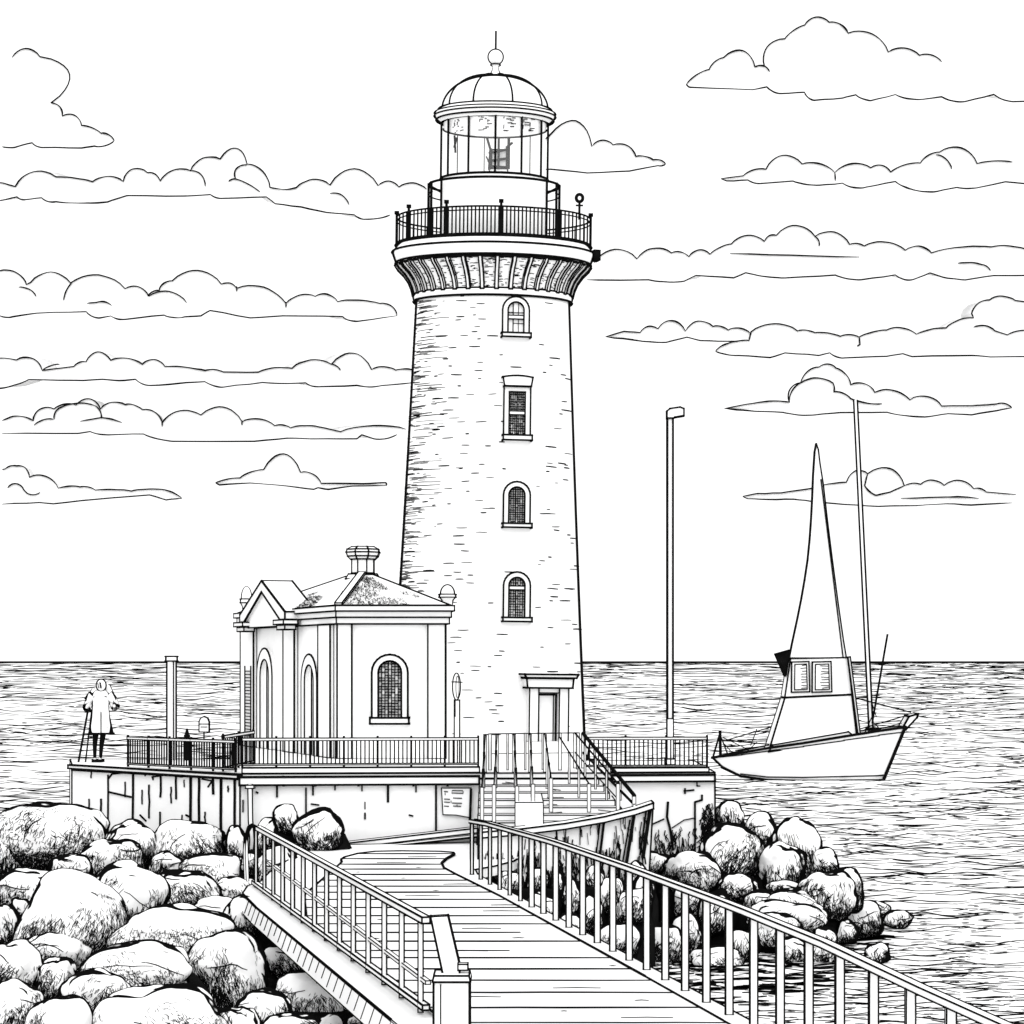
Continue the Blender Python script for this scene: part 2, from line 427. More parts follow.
def rows(rws, place, dfun, group, shade=1.0):
    for rn, bs in rws:
        for i, b in enumerate(sorted(bs, key=lambda q: q[0]+q[1])):
            n = len(bs)
            pos = 'the only one' if n == 1 else ('leftmost' if i == 0 else 'rightmost' if i == n-1 else ORD[i]+' from left')
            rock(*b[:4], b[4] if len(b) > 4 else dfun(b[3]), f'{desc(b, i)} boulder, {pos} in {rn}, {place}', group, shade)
dl = lambda yb: F*(H-1.0)/(yb-CY)
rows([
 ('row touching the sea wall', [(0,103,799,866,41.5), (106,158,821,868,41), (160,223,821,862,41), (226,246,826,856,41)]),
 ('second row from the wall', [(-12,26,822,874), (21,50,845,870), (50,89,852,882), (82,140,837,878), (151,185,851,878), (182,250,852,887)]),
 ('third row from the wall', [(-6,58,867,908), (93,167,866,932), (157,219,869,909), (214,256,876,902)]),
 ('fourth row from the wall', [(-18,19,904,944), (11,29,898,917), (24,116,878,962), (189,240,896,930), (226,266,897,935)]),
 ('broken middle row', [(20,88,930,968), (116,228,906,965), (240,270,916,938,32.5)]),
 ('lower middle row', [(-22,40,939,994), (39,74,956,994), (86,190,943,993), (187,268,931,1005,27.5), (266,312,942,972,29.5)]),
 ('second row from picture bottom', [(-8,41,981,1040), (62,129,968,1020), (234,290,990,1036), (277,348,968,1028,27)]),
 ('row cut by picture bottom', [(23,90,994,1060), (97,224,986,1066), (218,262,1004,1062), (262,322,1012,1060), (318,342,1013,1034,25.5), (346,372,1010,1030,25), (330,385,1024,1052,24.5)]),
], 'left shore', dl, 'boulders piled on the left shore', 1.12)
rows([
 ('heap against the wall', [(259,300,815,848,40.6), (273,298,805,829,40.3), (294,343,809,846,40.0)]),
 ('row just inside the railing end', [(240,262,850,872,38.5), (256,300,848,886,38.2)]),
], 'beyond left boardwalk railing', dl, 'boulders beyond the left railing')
dr_ = lambda yb: 42-(yb-845)*.045
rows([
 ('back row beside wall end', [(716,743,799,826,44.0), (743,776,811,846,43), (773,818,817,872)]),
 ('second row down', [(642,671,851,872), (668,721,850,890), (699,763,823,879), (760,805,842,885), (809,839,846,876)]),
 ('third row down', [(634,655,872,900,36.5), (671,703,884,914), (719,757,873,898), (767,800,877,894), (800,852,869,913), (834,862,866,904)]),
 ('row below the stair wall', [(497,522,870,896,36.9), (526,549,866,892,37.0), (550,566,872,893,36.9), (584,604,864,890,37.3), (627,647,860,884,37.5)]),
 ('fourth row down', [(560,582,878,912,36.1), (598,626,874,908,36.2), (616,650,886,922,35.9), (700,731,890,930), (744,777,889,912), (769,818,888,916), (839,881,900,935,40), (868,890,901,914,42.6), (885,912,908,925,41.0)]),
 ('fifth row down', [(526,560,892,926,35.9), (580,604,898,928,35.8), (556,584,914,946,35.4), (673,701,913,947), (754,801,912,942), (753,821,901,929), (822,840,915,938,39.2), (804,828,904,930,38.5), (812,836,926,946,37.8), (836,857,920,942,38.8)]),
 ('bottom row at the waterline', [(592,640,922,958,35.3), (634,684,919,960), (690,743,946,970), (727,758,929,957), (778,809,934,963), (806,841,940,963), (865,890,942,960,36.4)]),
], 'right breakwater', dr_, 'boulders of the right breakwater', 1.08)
mb = MB()  # black lumps under the boulders, so the gaps read as deep shade
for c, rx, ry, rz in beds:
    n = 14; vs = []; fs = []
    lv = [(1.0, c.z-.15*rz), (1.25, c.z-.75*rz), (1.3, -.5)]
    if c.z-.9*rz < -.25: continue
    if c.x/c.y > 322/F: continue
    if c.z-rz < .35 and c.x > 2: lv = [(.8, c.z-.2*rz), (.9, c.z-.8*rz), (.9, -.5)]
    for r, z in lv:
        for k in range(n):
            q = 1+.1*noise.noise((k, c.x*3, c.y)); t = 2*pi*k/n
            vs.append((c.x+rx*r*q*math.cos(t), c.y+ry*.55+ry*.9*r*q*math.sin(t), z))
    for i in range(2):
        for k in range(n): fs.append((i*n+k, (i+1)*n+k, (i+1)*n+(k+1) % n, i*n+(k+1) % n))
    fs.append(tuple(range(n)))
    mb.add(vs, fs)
# black base under the left shore, painting shade into the gaps
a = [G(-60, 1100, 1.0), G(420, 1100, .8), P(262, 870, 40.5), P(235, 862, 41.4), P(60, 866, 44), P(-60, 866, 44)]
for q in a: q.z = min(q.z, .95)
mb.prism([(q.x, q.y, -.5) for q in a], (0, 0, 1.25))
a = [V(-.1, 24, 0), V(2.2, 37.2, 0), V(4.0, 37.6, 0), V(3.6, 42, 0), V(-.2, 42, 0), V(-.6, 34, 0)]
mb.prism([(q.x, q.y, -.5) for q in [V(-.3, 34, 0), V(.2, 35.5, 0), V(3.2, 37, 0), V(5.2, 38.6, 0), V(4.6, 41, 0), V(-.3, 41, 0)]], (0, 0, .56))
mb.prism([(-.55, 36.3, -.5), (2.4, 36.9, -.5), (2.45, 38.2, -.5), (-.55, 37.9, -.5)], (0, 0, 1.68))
tag(mb.build('gap_shade_bed', [GAP_SHADE]), kind='structure')

# ------------------------------------------------------------------ terrace and sea wall
L0, L1, M_, S_, R_ = G(72, 765, TER), G(240, 774, TER), G(479, 773, TER), G(612, 773, TER), G(715, 772.5, TER)
foot = [L0, L1, M_, S_, R_, V(R_.x, 46.9, TER), V(1.6, 47.1, TER), V(2.05, 58, TER), V(2.05, 66, TER), V(-8.2, 66, TER), V(-6.15, 47.8, TER), V(-9.6, 47.8, TER)]
mb = MB(); mb.prism([(p.x, p.y, TER-.1) for p in foot], (0, 0, .1), w_at(1.3, 42))
tag(mb.build('terrace', [PAPER, INK]), kind='structure')
sw = thing('sea_wall', L1-V(0, 0, TER), 'long white concrete sea wall with cracks and hatching carrying the lighthouse terrace', 'wall')
mb = MB(); mb.prism([(p.x, p.y, -.6) for p in foot], (0, 0, TER-.1+.6-.004), w_at(1.5, 42))
def onw(a, b, px, py, off=.02):
    u = (px-CX)/F; dx, dy = b.x-a.x, b.y-a.y
    t = (u*a.y-a.x)/(dx-u*dy); d = a.y+dy*t
    return P(px, py, d-off)
def mark(a, b, pts, wpx):
    q = [onw(a, b, x, y) for x, y in pts]
    for i in range(len(q)-1): mb.edge(q[i], q[i+1], w_at(wpx, 42), .2)
for x, y0, y1, wp in [(108,775,838,1.6), (133,768,862,2), (190.6,772,858,2.4), (199,773,826,2.2), (221,774,862,2.4), (234.6,776,850,2.2),
        (91,768,778,1.2), (89,799,819,1.4), (101,799,820,1.8), (125,782,797,1.3), (142,790,804,1.3), (149,785,818,1.6), (160.5,775,797,1.8),
        (160,812,838,1.6), (171,787,803,1.4), (176,776,799,1.8), (184,780,787,1.0), (213,777,794,2.2), (243,800,812,1.2), (228,786,792,1.2),
        (205,812,822,1.4), (182,815,822,1.2), (153,776,780,1.2), (145,772,776,1.2)]:
    a, b = (L0, L1)
    if x > 240: a, b = L1, M_
    pts = [(x+.8*noise.noise((x, k*.7, 0)), y0+(y1-y0)*k/4) for k in range(5)]; mark(a, b, pts, wp)
mark(L0, L1, [(109,778), (112,774), (124,773)], 1.3); mark(L0, L1, [(109,792), (122,795), (131,797)], 1.6)
mark(L0, L1, [(152,777), (166,775), (182,777)], 1.2); mark(L0, L1, [(97,831), (107,832)], 1.2); mark(L0, L1, [(140,815), (146,821)], 1.3)
mark(L0, L1, [(202,779), (212,781), (208,787)], 1.2); mark(L0, L1, [(186,815), (190,817), (190,823)], 1.5)
for x, y0, y1, wp in [(277,783,797,1.6), (306,788,823,1.4), (313,783,795,1.5), (335,783,790,1.3), (362,783,791,1.2), (388,783,802,2), (416,783,792,1.3), (365,802,809,1), (365,813,819,1.5), (436,783,834,1.8), (330,808,818,.9)]:
    mark(L1, M_, [(x+.5*noise.noise((x, k, 0)), y0+(y1-y0)*k/3) for k in range(4)], wp)
mark(L1, M_, [(311,804), (319,805)], 1.3); mark(L1, M_, [(336,819), (341,821)], 1.2); mark(L1, M_, [(409,815), (413,816)], 1.4); mark(L1, M_, [(256,792), (258,793)], 1.6)
mark(S_, R_, [(668,802), (667,817), (670,828), (673,850)], 2); mark(S_, R_, [(684,791), (694,790)], 1.4); mark(S_, R_, [(685,788.5), (685,793.5)], 1.6)
mark(S_, R_, [(695,855), (695,802), (702,800), (702,795)], 1.7); mark(S_, R_, [(697,782), (697,786), (700,786)], 1.1)
mark(S_, R_, [(645,828), (655,823), (664,819)], 1.2); mark(S_, R_, [(672,828), (684,820), (694,818)], .9)
def wall_hatch(x0, x1, y0, y1, a, b, n, curve=1.0):  # short downward strokes, denser towards the bottom
    for _ in range(n):
        x = random.uniform(x0, x1); t = random.random()**.6
        y = y0+(y1-y0)*t; L = random.uniform(4, 12)
        mark(a, b, [(x, y), (x+random.uniform(-2, 2), y+L*.5), (x+random.uniform(-3, 3), y+L)], random.uniform(.5, .9))
wall_hatch(702, 713, 800, 856, S_, R_, 230); wall_hatch(655, 705, 826, 862, S_, R_, 190); 
mb.build('wall', [PAPER, INK], sw)
mb = MB(); ww = w_at(1.8, 42)
def front(p, off, dz): return V(p.x, p.y-off, p.z+dz)
mb.beam(front(L1, .07, -.13), front(M_, .07, -.13), .14, .15, ww)
for x in (283, 315, 358, 413, 447): mark(L1, M_, [(x, 776), (x+.5, 786)], 2)
mb.beam(front(S_, .07, -.1), front(R_, .07, -.1)+V(-.02, 0, 0), .14, .12, ww)
mb.beam(front(L0, .05, -.03)-V(.03, 0, 0), front(L1, .05, -.05), .1, .07, w_at(1.6, 42))
mb.build('coping', [PAPER, INK], sw)
mb = MB(); kb = .35
mb.beam(front(L1, -kb, .05), front(M_, -kb, .05), .18, .1, w_at(1.2, 42))
mb.beam(front(S_, -kb, .04), front(R_, -kb, .04)-V(.1, 0, 0), .16, .08, w_at(1.2, 42))
mb.build('kerb', [PAPER, INK], sw)
# sloping kerb at the wall's foot
mb = MB()
a = P(290, 851.5, 41.0); b = P(479, 829.5, 41.7); c = b-a
mb.beam(a, b, .3, .09, w_at(1.3, 41)); mb.beam(a+c*.03-V(0, .3, .07), b-V(0, .3, .1), .3, .02, w_at(.9, 41))
tag(mb.build('foot_kerb', [PAPER, INK], loc=a), 'thin white kerb sloping along the foot of the sea wall below the notice', 'kerb')

# notice on the wall
a = onw(L1, M_, 441, 789, .06); b = onw(L1, M_, 472, 788, .06)
nt_ = thing('notice_board', (a+b)/2, 'square paper notice with faint scribbled lines on the wall beside the stairs', 'notice')
mb = MB(); k = 42/F
q = [onw(L1, M_, x, y, .03) for x, y in ((441.5,788), (471,788), (470,817.5), (456,815), (443,814.5))]
mb.prism(q, (0, -.03, 0), w_at(.9, 42))
mb.build('board', [PAPER, INK], nt_)
mb = MB()
for x0, x1, y in [(444,448,791.5), (452,463,790.5), (453,463,793), (444,450,799), (453,462,798), (444,450,802), (452,462,803), (444,449,806), (453,461,806)]:
    mb.edge(onw(L1, M_, x0, y, .07), onw(L1, M_, x1, y+.3, .07), w_at(.8, 42), 0)
for x, y in [(445,792.8), (451,800.5), (452,791.5), (463,791), (457,804.5)]: mb.edge(onw(L1, M_, x, y, .07), onw(L1, M_, x+.2, y+2.4, .07), w_at(.6, 42), 0)
mb.edge(onw(L1, M_, 471, 789, .075), onw(L1, M_, 470, 819, .075), w_at(2.2, 42), 0)
mb.build('scribbled_text', [PAPER, INK], nt_)

# old post against the wall corner
p = onw(L1, M_, 251, 855, .2)
pp = thing('drain_pipe', V(p.x, p.y, .9), 'thin drain pipe running down the corner of the wall to the rocks', 'pipe')
mb = MB(); t = P(250, 784, p.y)
mb.tube([t, P(250.5, 820, p.y), P(252, 840, p.y), P(250, 866, p.y), P(248, 890, p.y-.5)], .055, 0, 10)
mb.build('pipe', [outline(.85, 0), INK], pp)
mb = MB(); mb.box(t+V(0, .03, -.05), (.16, .16, .06), w_at(1, 42)); mb.build('bracket', [PAPER, INK], pp)

# ------------------------------------------------------------------ dense iron railings
def railing(name, label, a, b, h, spx, npost, top=.05, group='iron railings on the terrace', z0=.06, bar=1.2):
    a = Vector(a); b = Vector(b); d = a.y
    t = thing(name, a, label, 'railing', group)
    mb = MB(); mb.beam(a+V(0, 0, h), b+V(0, 0, h), .05, top, w_at(.9, d)); mb.build('top_rail', None, t)
    mb = MB(); mb.beam(a+V(0, 0, z0), b+V(0, 0, z0), .04, .03, w_at(.9, d)); mb.build('bottom_rail', None, t)
    n = max(2, round((b-a).length/spx)); hb = h-top/2-z0
    mb = MB(); mb.box((0, 0, 0), (w_at(bar, d), w_at(bar, d), hb)); me = shared(mb, 'baluster', [INK])
    for i in range(1, n):
        q = a+(b-a)*i/n; put('baluster', me, t, q+V(0, 0, z0+hb/2))
    mb = MB(); mb.box((0, 0, (h+.06)/2), (w_at(1.5, d), w_at(1.5, d), h+.06), w_at(.4, d)); me = shared(mb, 'post', [INK, INK])
    for i in range(npost+1): put('post', me, t, a+(b-a)*i/npost)
    return t
off = V(0, .35, .1)
railing('terrace_railing', 'long black terrace railing in front of the white building', L1+off, M_+off+V(-.02, 0, 0), .54, .081, 7)
lw0 = G(127, 767, TER)+V(0, .12, 0)
railing('terrace_railing', 'black terrace railing between the standing person and the building corner', lw0, L1+V(-.12, .3, .02), .58, .083, 5)
railing('terrace_railing', 'short black railing turning back at the building corner', L1+V(-.4, .6, .02), L1+V(-.15, 3.4, .02), .66, .2, 2)
railing('terrace_railing', 'black railing at the right end of the terrace around the lamp post', P(585, 769, 43.2), P(707, 769, 43.0), .60, .088, 3)

# ------------------------------------------------------------------ pier building
C1 = P(337, 700, 48); C0 = P(446, 700, 48); C2 = P(243, 700, 55.5)
poly = [V(C0.x, 48, 0), V(C1.x, 48, 0), V(C2.x, C2.y, 0), V(-5.9, 59, 0), V(-2.9, 58, 0), V(-1.9, 52, 0)]
ZW = P(0, 624, 48).z; ZC = P(0, 606, 48).z
bld = thing('pier_building', V(-3.8, 51, TER), 'white single storey pavilion with low hipped roof and pilasters beside the tower', 'building')
def up(z, s=1.0, pl=poly):
    c = sum(pl, V(0, 0, 0))/len(pl)
    return [V(c.x+(p.x-c.x)*s, c.y+(p.y-c.y)*s, z) for p in pl]
mb = MB(); mb.prism(up(TER-.01), (0, 0, ZW-TER+.01), w_at(1.4, 48))
mb.build('wall', None, bld)
mb = MB(); hh = (ZC-ZW)
for s, z0, z1 in ((1.035, ZW, ZW+hh*.36), (1.055, ZW+hh*.36, ZW+hh*.7), (1.085, ZW+hh*.7, ZC)):
    mb.prism(up(z0+.002, s), (0, 0, z1-z0-.004), w_at(1.2, 48))
mb.build('cornice', None, bld)
# roof
top = P(363, 576, 52); pe = up(ZC+.01, 1.04)
rc = V(top.x, top.y, top.z); n = len(pe)
tp = [V(rc.x+(p.x-rc.x)*.13, rc.y+(p.y-rc.y)*.13, rc.z) for p in pe]
mb = MB()
mb.solid(pe+tp, [tuple(range(n))[::-1]]+[tuple(range(n, 2*n))]+[(i, (i+1) % n, n+(i+1) % n, n+i) for i in range(n)], w_at(1.7, 50), 0, 8)
def on_roof(i, s, t):     # a point on the i-th slope
    a = pe[i]+(pe[(i+1) % n]-pe[i])*s; b = tp[i]+(tp[(i+1) % n]-tp[i])*s
    return a+(b-a)*t
for _ in range(3000):
    i = 0 if random.random() < .62 else 1
    if i == 0: s = 1-random.random()**1.2; t = random.random()**1.2*.9; ok = noise.noise((s*3, t*3, 4)) > -.55*s+.12*t+.05+.5*(s < .35)
    else: s = random.uniform(.05, .6); t = random.random()*.5; ok = noise.noise((s*4, t*4, 9)) > -.15+t*.5-s*.2
    if not ok: continue
    p = on_roof(i, s, t); q = on_roof(i, min(1, max(0, s+random.uniform(-.03, .03))), min(1, t+random.uniform(-.02, .04)))
    nn = (pe[(i+1) % n]-pe[i]).cross(tp[i]-pe[i]).normalized()
    if nn.z < 0: nn = -nn
    m_ = (p+q)/2+V(random.uniform(-.03, .03), 0, random.uniform(-.02, .02)); m_ += nn*0
    mb.ribbon([p+nn*.02, m_+nn*.02, q+nn*.02], nn, w_at(.62, 50))
mb.build('roof', None, bld)
# hip capping
mb = MB(); mb.beam(pe[1]+V(.05, -.02, .03), tp[1]+V(.05, -.02, .05), .16, .05, w_at(1.1, 49)); mb.build('hip_capping', None, bld)
# chimney
ch = MB(); c = V(top.x, top.y, 0); z = lambda y: P(0, y, 51.3).z
r = lambda px: px*51.3/F*1.09
n8 = 8
def octo(mb, zr, wpx):
    vs = []; fs = []
    for zz, rr in zr:
        for k in range(n8): t = 2*pi*(k+.5)/n8; vs.append(c+V(rr*math.cos(t), rr*math.sin(t), zz))
    for i in range(len(zr)-1):
        for k in range(n8): fs.append((i*n8+k, i*n8+(k+1) % n8, (i+1)*n8+(k+1) % n8, (i+1)*n8+k))
    fs += [tuple(range(n8))[::-1], tuple(range((len(zr)-1)*n8, len(zr)*n8))]
    mb.solid(vs, fs, w_at(wpx, 51), 0, 20)
    for zz, rr in zr:
        for k in range(n8):
            t0 = 2*pi*(k+.5)/n8; t1 = 2*pi*(k+1.5)/n8
            mb.edge(c+V(rr*math.cos(t0), rr*math.sin(t0), zz), c+V(rr*math.cos(t1), rr*math.sin(t1), zz), w_at(wpx, 51))
octo(ch, [(z(578), r(17)), (z(573), r(14)), (z(572), r(11))], 1.3)
octo(ch, [(z(572), r(11)), (z(558), r(11))], 1.2)
for k in range(n8):
    t = 2*pi*(k+.5)/n8
    if math.sin(t) < 0: ch.edge(c+V(r(11)*math.cos(t), r(11)*math.sin(t), z(572)), c+V(r(11)*math.cos(t), r(11)*math.sin(t), z(558)), w_at(1, 51))
cho = ch.build('chimney', None, bld)
ch = MB(); octo(ch, [(z(558), r(12)), (z(555), r(15)), (z(551), r(16.5)), (z(548), r(15.5)), (z(545.5), r(11))], 1.3)
ch.build('chimney_cap', None, cho)
# pilasters
def pil(p, q, name='pilaster', wpx=1.4, zt=None, zb=TER):
    mb = MB(); d = (q-p).normalized(); nrm = V(d.y, -d.x, 0)
    if nrm.y > 0: nrm = -nrm
    c = (p+q)/2+nrm*.04; h = (zt or ZW)-.003-zb
    mb.box(V(c.x, c.y, zb+h/2), ((q-p).length, .1, h), w_at(wpx, 48), math.atan2(d.y, d.x))
    return mb.build(name, None, bld)
def fw(i, px):       # foot point on wall i at this column
    a, b = poly[i], poly[(i+1) % len(poly)]; u = (px-CX)/F
    t = (u*a.y-a.x)/((b.x-a.x)-u*(b.y-a.y)); return a+(b-a)*t
pil(fw(0, 445.5), fw(0, 428)); pil(fw(0, 352), fw(0, 337.5)); pil(fw(1, 334), fw(1, 322), wpx=1.7); pil(fw(1, 298), fw(1, 287), wpx=1.8); pil(fw(1, 257), fw(1, 244), wpx=1.8)
mb = MB(); p0 = fw(1, 250)
a = fw(1, 255); b = fw(1, 249); nv = V(-.94, -.33, 0)
for k in range(22):
    zz = TER+.2+k*.08; mb.edge(a+nv*.11+V(0, 0, zz), b+nv*.11+V(0, 0, zz), w_at(.8, 54), 0)
mb.edge(a+nv*.11+V(0, 0, TER), a+nv*.11+V(0, 0, TER+2.0), w_at(1, 54)); mb.edge(b+nv*.11+V(0, 0, TER), b+nv*.11+V(0, 0, TER+2.0), w_at(1, 54))
mb.build('louvre', None, bld)

def arch_pts(w_, h_, n=12):
    r_ = w_/2; pts = [(-r_, 0), (-r_, h_-r_)]
    pts += [(-r_*math.cos(pi*k/n), h_-r_+r_*math.sin(pi*k/n)) for k in range(1, n)]
    return pts+[(r_, h_-r_), (r_, 0)]
def rect_pts(w_, h_): return [(-w_/2, 0), (-w_/2, h_), (w_/2, h_), (w_/2, 0)]
def window(parent, o, xa, nrm, w_, h_, fr, sill, d, arch=True, cols=4, rws_=9, wpx=1.5, name='window', pane='pane', lintel=False, solid_pane=False, rail=None, deep=.12, gpx=.8, inner=True):
    """frame ring + pane with its glazing grid + sill, standing on a wall"""
    o = Vector(o); xa = Vector(xa).normalized(); nrm = Vector(nrm).normalized()
    f = arch_pts if arch else rect_pts
    T = lambda x, z_, y=0: o+xa*x+nrm*y+V(0, 0, z_)
    outer = f(w_, h_); inner_ = [(x*(w_-2*fr)/w_, z_ if i in (0,) else z_) for i, (x, z_) in enumerate(f(w_, h_))]
    inner_ = f(w_-2*fr, h_-fr)
    n = len(outer); mb = MB(); vs = []
    for q, y in ((outer, -.3), (outer, deep*.5), (inner_, deep*.5), (inner_, -.02)): vs += [T(x, z_, y) for x, z_ in q]
    fs = []
    for j in range(3):
        for i in range(n-1): fs.append((j*n+i, j*n+i+1, (j+1)*n+i+1, (j+1)*n+i))
    mb.add(vs, fs, 0)
    for q in (outer, inner_):
        for i in range(n-1): mb.edge(T(q[i][0], q[i][1], deep*.5), T(q[i+1][0], q[i+1][1], deep*.5), w_at(wpx if q is outer else wpx*.95, d))
    W = mb.build(name, None, parent)
    mb = MB(); iw, ih = w_-2*fr, h_-fr
    mb.add([T(x, z_, .0) for x, z_ in inner_], [tuple(range(n))], 0)
    def top_at(x):
        if not arch: return ih
        r_ = iw/2; return ih-r_+math.sqrt(max(0, r_*r_-x*x))
    g = w_at(gpx, d)
    for k in range(1, cols):
        x = -iw/2+iw*k/cols; mb.edge(T(x, 0, .02), T(x, top_at(x), .02), g*(1.5 if k == cols//2 else 1), 0)
    for k in range(1, rws_):
        zz = ih*k/rws_; r_ = iw/2
        hx = r_ if (not arch or zz < ih-r_) else math.sqrt(max(0, r_*r_-(zz-ih+r_)**2))
        for s_ in range(cols):      # broken strokes, as hatched
            x0 = -iw/2+iw*s_/cols; x1 = x0+iw/cols
            x0 = max(x0, -hx); x1 = min(x1, hx)
            if x1-x0 > .01 and random.random() < .93: mb.edge(T(x0+random.uniform(0, .01), zz, .02), T(x1, zz+random.uniform(-.01, .01), .02), g*random.uniform(.7, 1.5), 0)
    if solid_pane is not True: pass
    mb.build(pane, [GREY if (cols > 2 and rws_ > 5) else PAPER, INK], W)
    if rail:
        m2 = MB(); zz = ih*rail; m2.beam(T(-iw/2, zz, .04), T(iw/2, zz, .04), .05, w_at(3, d), w_at(.9, d)); m2.build('meeting_rail', None, W)
    if sill:
        mb = MB(); c = T(0, -sill/2, deep*.5); mb.box(c, (w_+.06, .22+deep, sill), w_at(wpx, d), math.atan2(xa.y, xa.x)); mb.build('sill', None, W)
    if lintel:
        mb = MB(); q = [T(-w_*.5, h_, .16), T(w_*.5, h_, .16), T(w_*.56, h_+lintel, .16)]
        q += [T(w_*.56*(1-2*k/6), h_+lintel*(1+.18*math.sin(pi*k/6)), .16) for k in range(1, 6)]+[T(-w_*.56, h_+lintel, .16)]
        mb.prism(q, -nrm*.4, w_at(wpx, d)); mb.build('lintel', None, W)
    return W
k = 48/F
a = fw(0, 390); zz = P(0, 717.5, 48).z
window(bld, (a.x, a.y-.02, zz), (1, 0, 0), (0, -1, 0), 36*k, 63*k, 6.5*k, 6*k, 48, cols=7, rws_=20, wpx=1.8)
wd = (poly[1]-poly[2]).normalized(); wn = V(wd.y, -wd.x, 0)
if wn.x > 0: wn = -wn
for px0, px1, ytop, nm in ((305.5, 321, 655, 'narrow_window'), (261, 276, 649, 'narrow_window')):
    a, b = fw(1, px0), fw(1, px1); c = (a+b)/2; L = (b-a).length; zt = P(0, ytop, c.y).z
    window(bld, V(c.x, c.y, TER+.02)+wn*.02, wd, wn, L, zt-TER, L*.2, 0, 50, cols=2, rws_=1, wpx=1.3, name='window', deep=.16)
    mb = MB(); q = c+wn*.05; mb.edge(V(q.x, q.y, TER)+wd*L*.18, V(q.x, q.y, zt-.9)+wd*L*.18, w_at(1.1, 50)); mb.build('shutter_edge', None, bld)
# gable over the left facade
a = fw(1, 260); b = fw(1, 297); m_ = (a+b)/2; za = P(0, 616, m_.y).z; zt = P(0, 584, m_.y).z+.05
u = (b-a).normalized(); L = (b-a).length; N = wn
gb = MB(); out = .33
def GT(s, zz, o_): q = m_+u*s+N*o_; return V(q.x, q.y, zz)
gb.prism([GT(-L*.5, ZW+.0, out), GT(-L*.5, za, out), GT(0, zt-.22, out), GT(L*.5, za, out), GT(L*.5, ZW, out)], -N*.6, w_at(1.2, 52))
gab = gb.build('gable', None, bld)
gb = MB()
gb.prism([GT(-L*.62, za-.12, out+.07), GT(-L*.62, za+.06, out+.07), GT(0, zt+.02, out+.07), GT(L*.62, za+.06, out+.07), GT(L*.62, za-.12, out+.07), GT(L*.5, za-.12, out+.07), GT(0, zt-.24, out+.07), GT(-L*.5, za-.12, out+.07)], -N*.75, w_at(1.6, 52))
gb.build('gable_roof', None, gab)
gb = MB()
for s_ in (-1, 1):
    gb = MB(); gb.box(GT(s_*L*.56, za-.18, out), (L*.26, .34, .1), w_at(1.2, 52), math.atan2(u.y, u.x)); gb.box(GT(s_*L*.56, za-.3, out-.02), (L*.2, .26, .1), w_at(1.2, 52), math.atan2(u.y, u.x)); gb.build('gable_bracket', None, gab)
# ball finials on the cornice corners
def finial(px, ytop, ybot, hw_, d):
    k = d/F; c = P(px, ybot, d); mb = MB(); hgt = (ybot-ytop)*k; R0 = hw_*k
    pr = [(R0*.62, -.1), (R0*.55, hgt*.05), (R0*.7, hgt*.3), (R0, hgt*.42), (R0, hgt*.55), (R0*.86, hgt*.56)]
    mb.lathe(c, pr, 24, 1, 0)
    mb.lathe(c+V(0, 0, hgt*.56), [(R0*.86*math.cos(t*pi/16), hgt*.44*math.sin(t*pi/16)) for t in range(8)]+[(.01, hgt*.44)], 24)
    for i in (3, 4): mb.ring(c, pr[i][0], pr[i][1], w_at(1.1, d), 1, 24)
    return mb.build('finial', [outline(.6, 0), INK], bld)
finial(447.5, 584, 607, 9.2, 48.6); finial(246.5, 586, 615, 6.8, 55)

# ------------------------------------------------------------------ lighthouse
KY = .65; D0 = 60.0; TX = (487.6-CX)*D0/F
lh = thing('lighthouse', V(TX, D0, TER), 'tall tapering white brick lighthouse with railed gallery and domed lantern room', 'lighthouse')
LC = V(TX, D0, 0); k6 = D0/F
zy = lambda y: H-(y-CY)*k6
ZB, ZT = TER, zy(300)
RB, RT = 98.5*k6, 77.5*k6
def tr(z_):
    t = (z_-ZB)/(ZT-ZB); return RB+(RT-RB)*t-.02*math.sin(pi*t)
def TS(x, z_, off=0, r0=None):      # tower surface at sideways offset x
    r_ = (r0 or tr(z_))+off; x = max(-r_*.9999, min(r_*.9999, x))
    return LC+V(x, -KY*math.sqrt(r_*r_-x*x), z_)
mb = MB(); mb.lathe(LC, [(tr(ZB+(ZT-ZB)*i/24), ZB-.05 if i == 0 else ZB+(ZT-ZB)*i/24) for i in range(25)], 96, KY)
def dash(x, z_, L, wpx, n=3):
    pts = []; ns = []
    for i in range(n+1):
        xx = x+L*i/n; p = TS(xx, z_+.02*noise.noise((xx*3, z_*9, 0)), .012); r_ = tr(z_)
        xn = max(-.9999, min(.9999, xx/r_)); pts.append(p); ns.append(V(xn, -math.sqrt(1-xn*xn)/KY, 0).normalized())
    mb.ribbon(pts, ns, w_at(wpx, 58.5))
row = .105
nrow = int((ZT-ZB)/row)
for j in range(nrow):          # brick joints showing through the whitewash
    z_ = ZB+.1+j*row
    for _ in range(4):
        if random.random() < .5:
            r_ = tr(z_); x = random.uniform(-.8, .95)*r_
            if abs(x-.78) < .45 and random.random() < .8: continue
            dash(x, z_+random.uniform(-.02, .02), random.choice((.1, .16, .22, .3)), random.uniform(.7, 1.4))
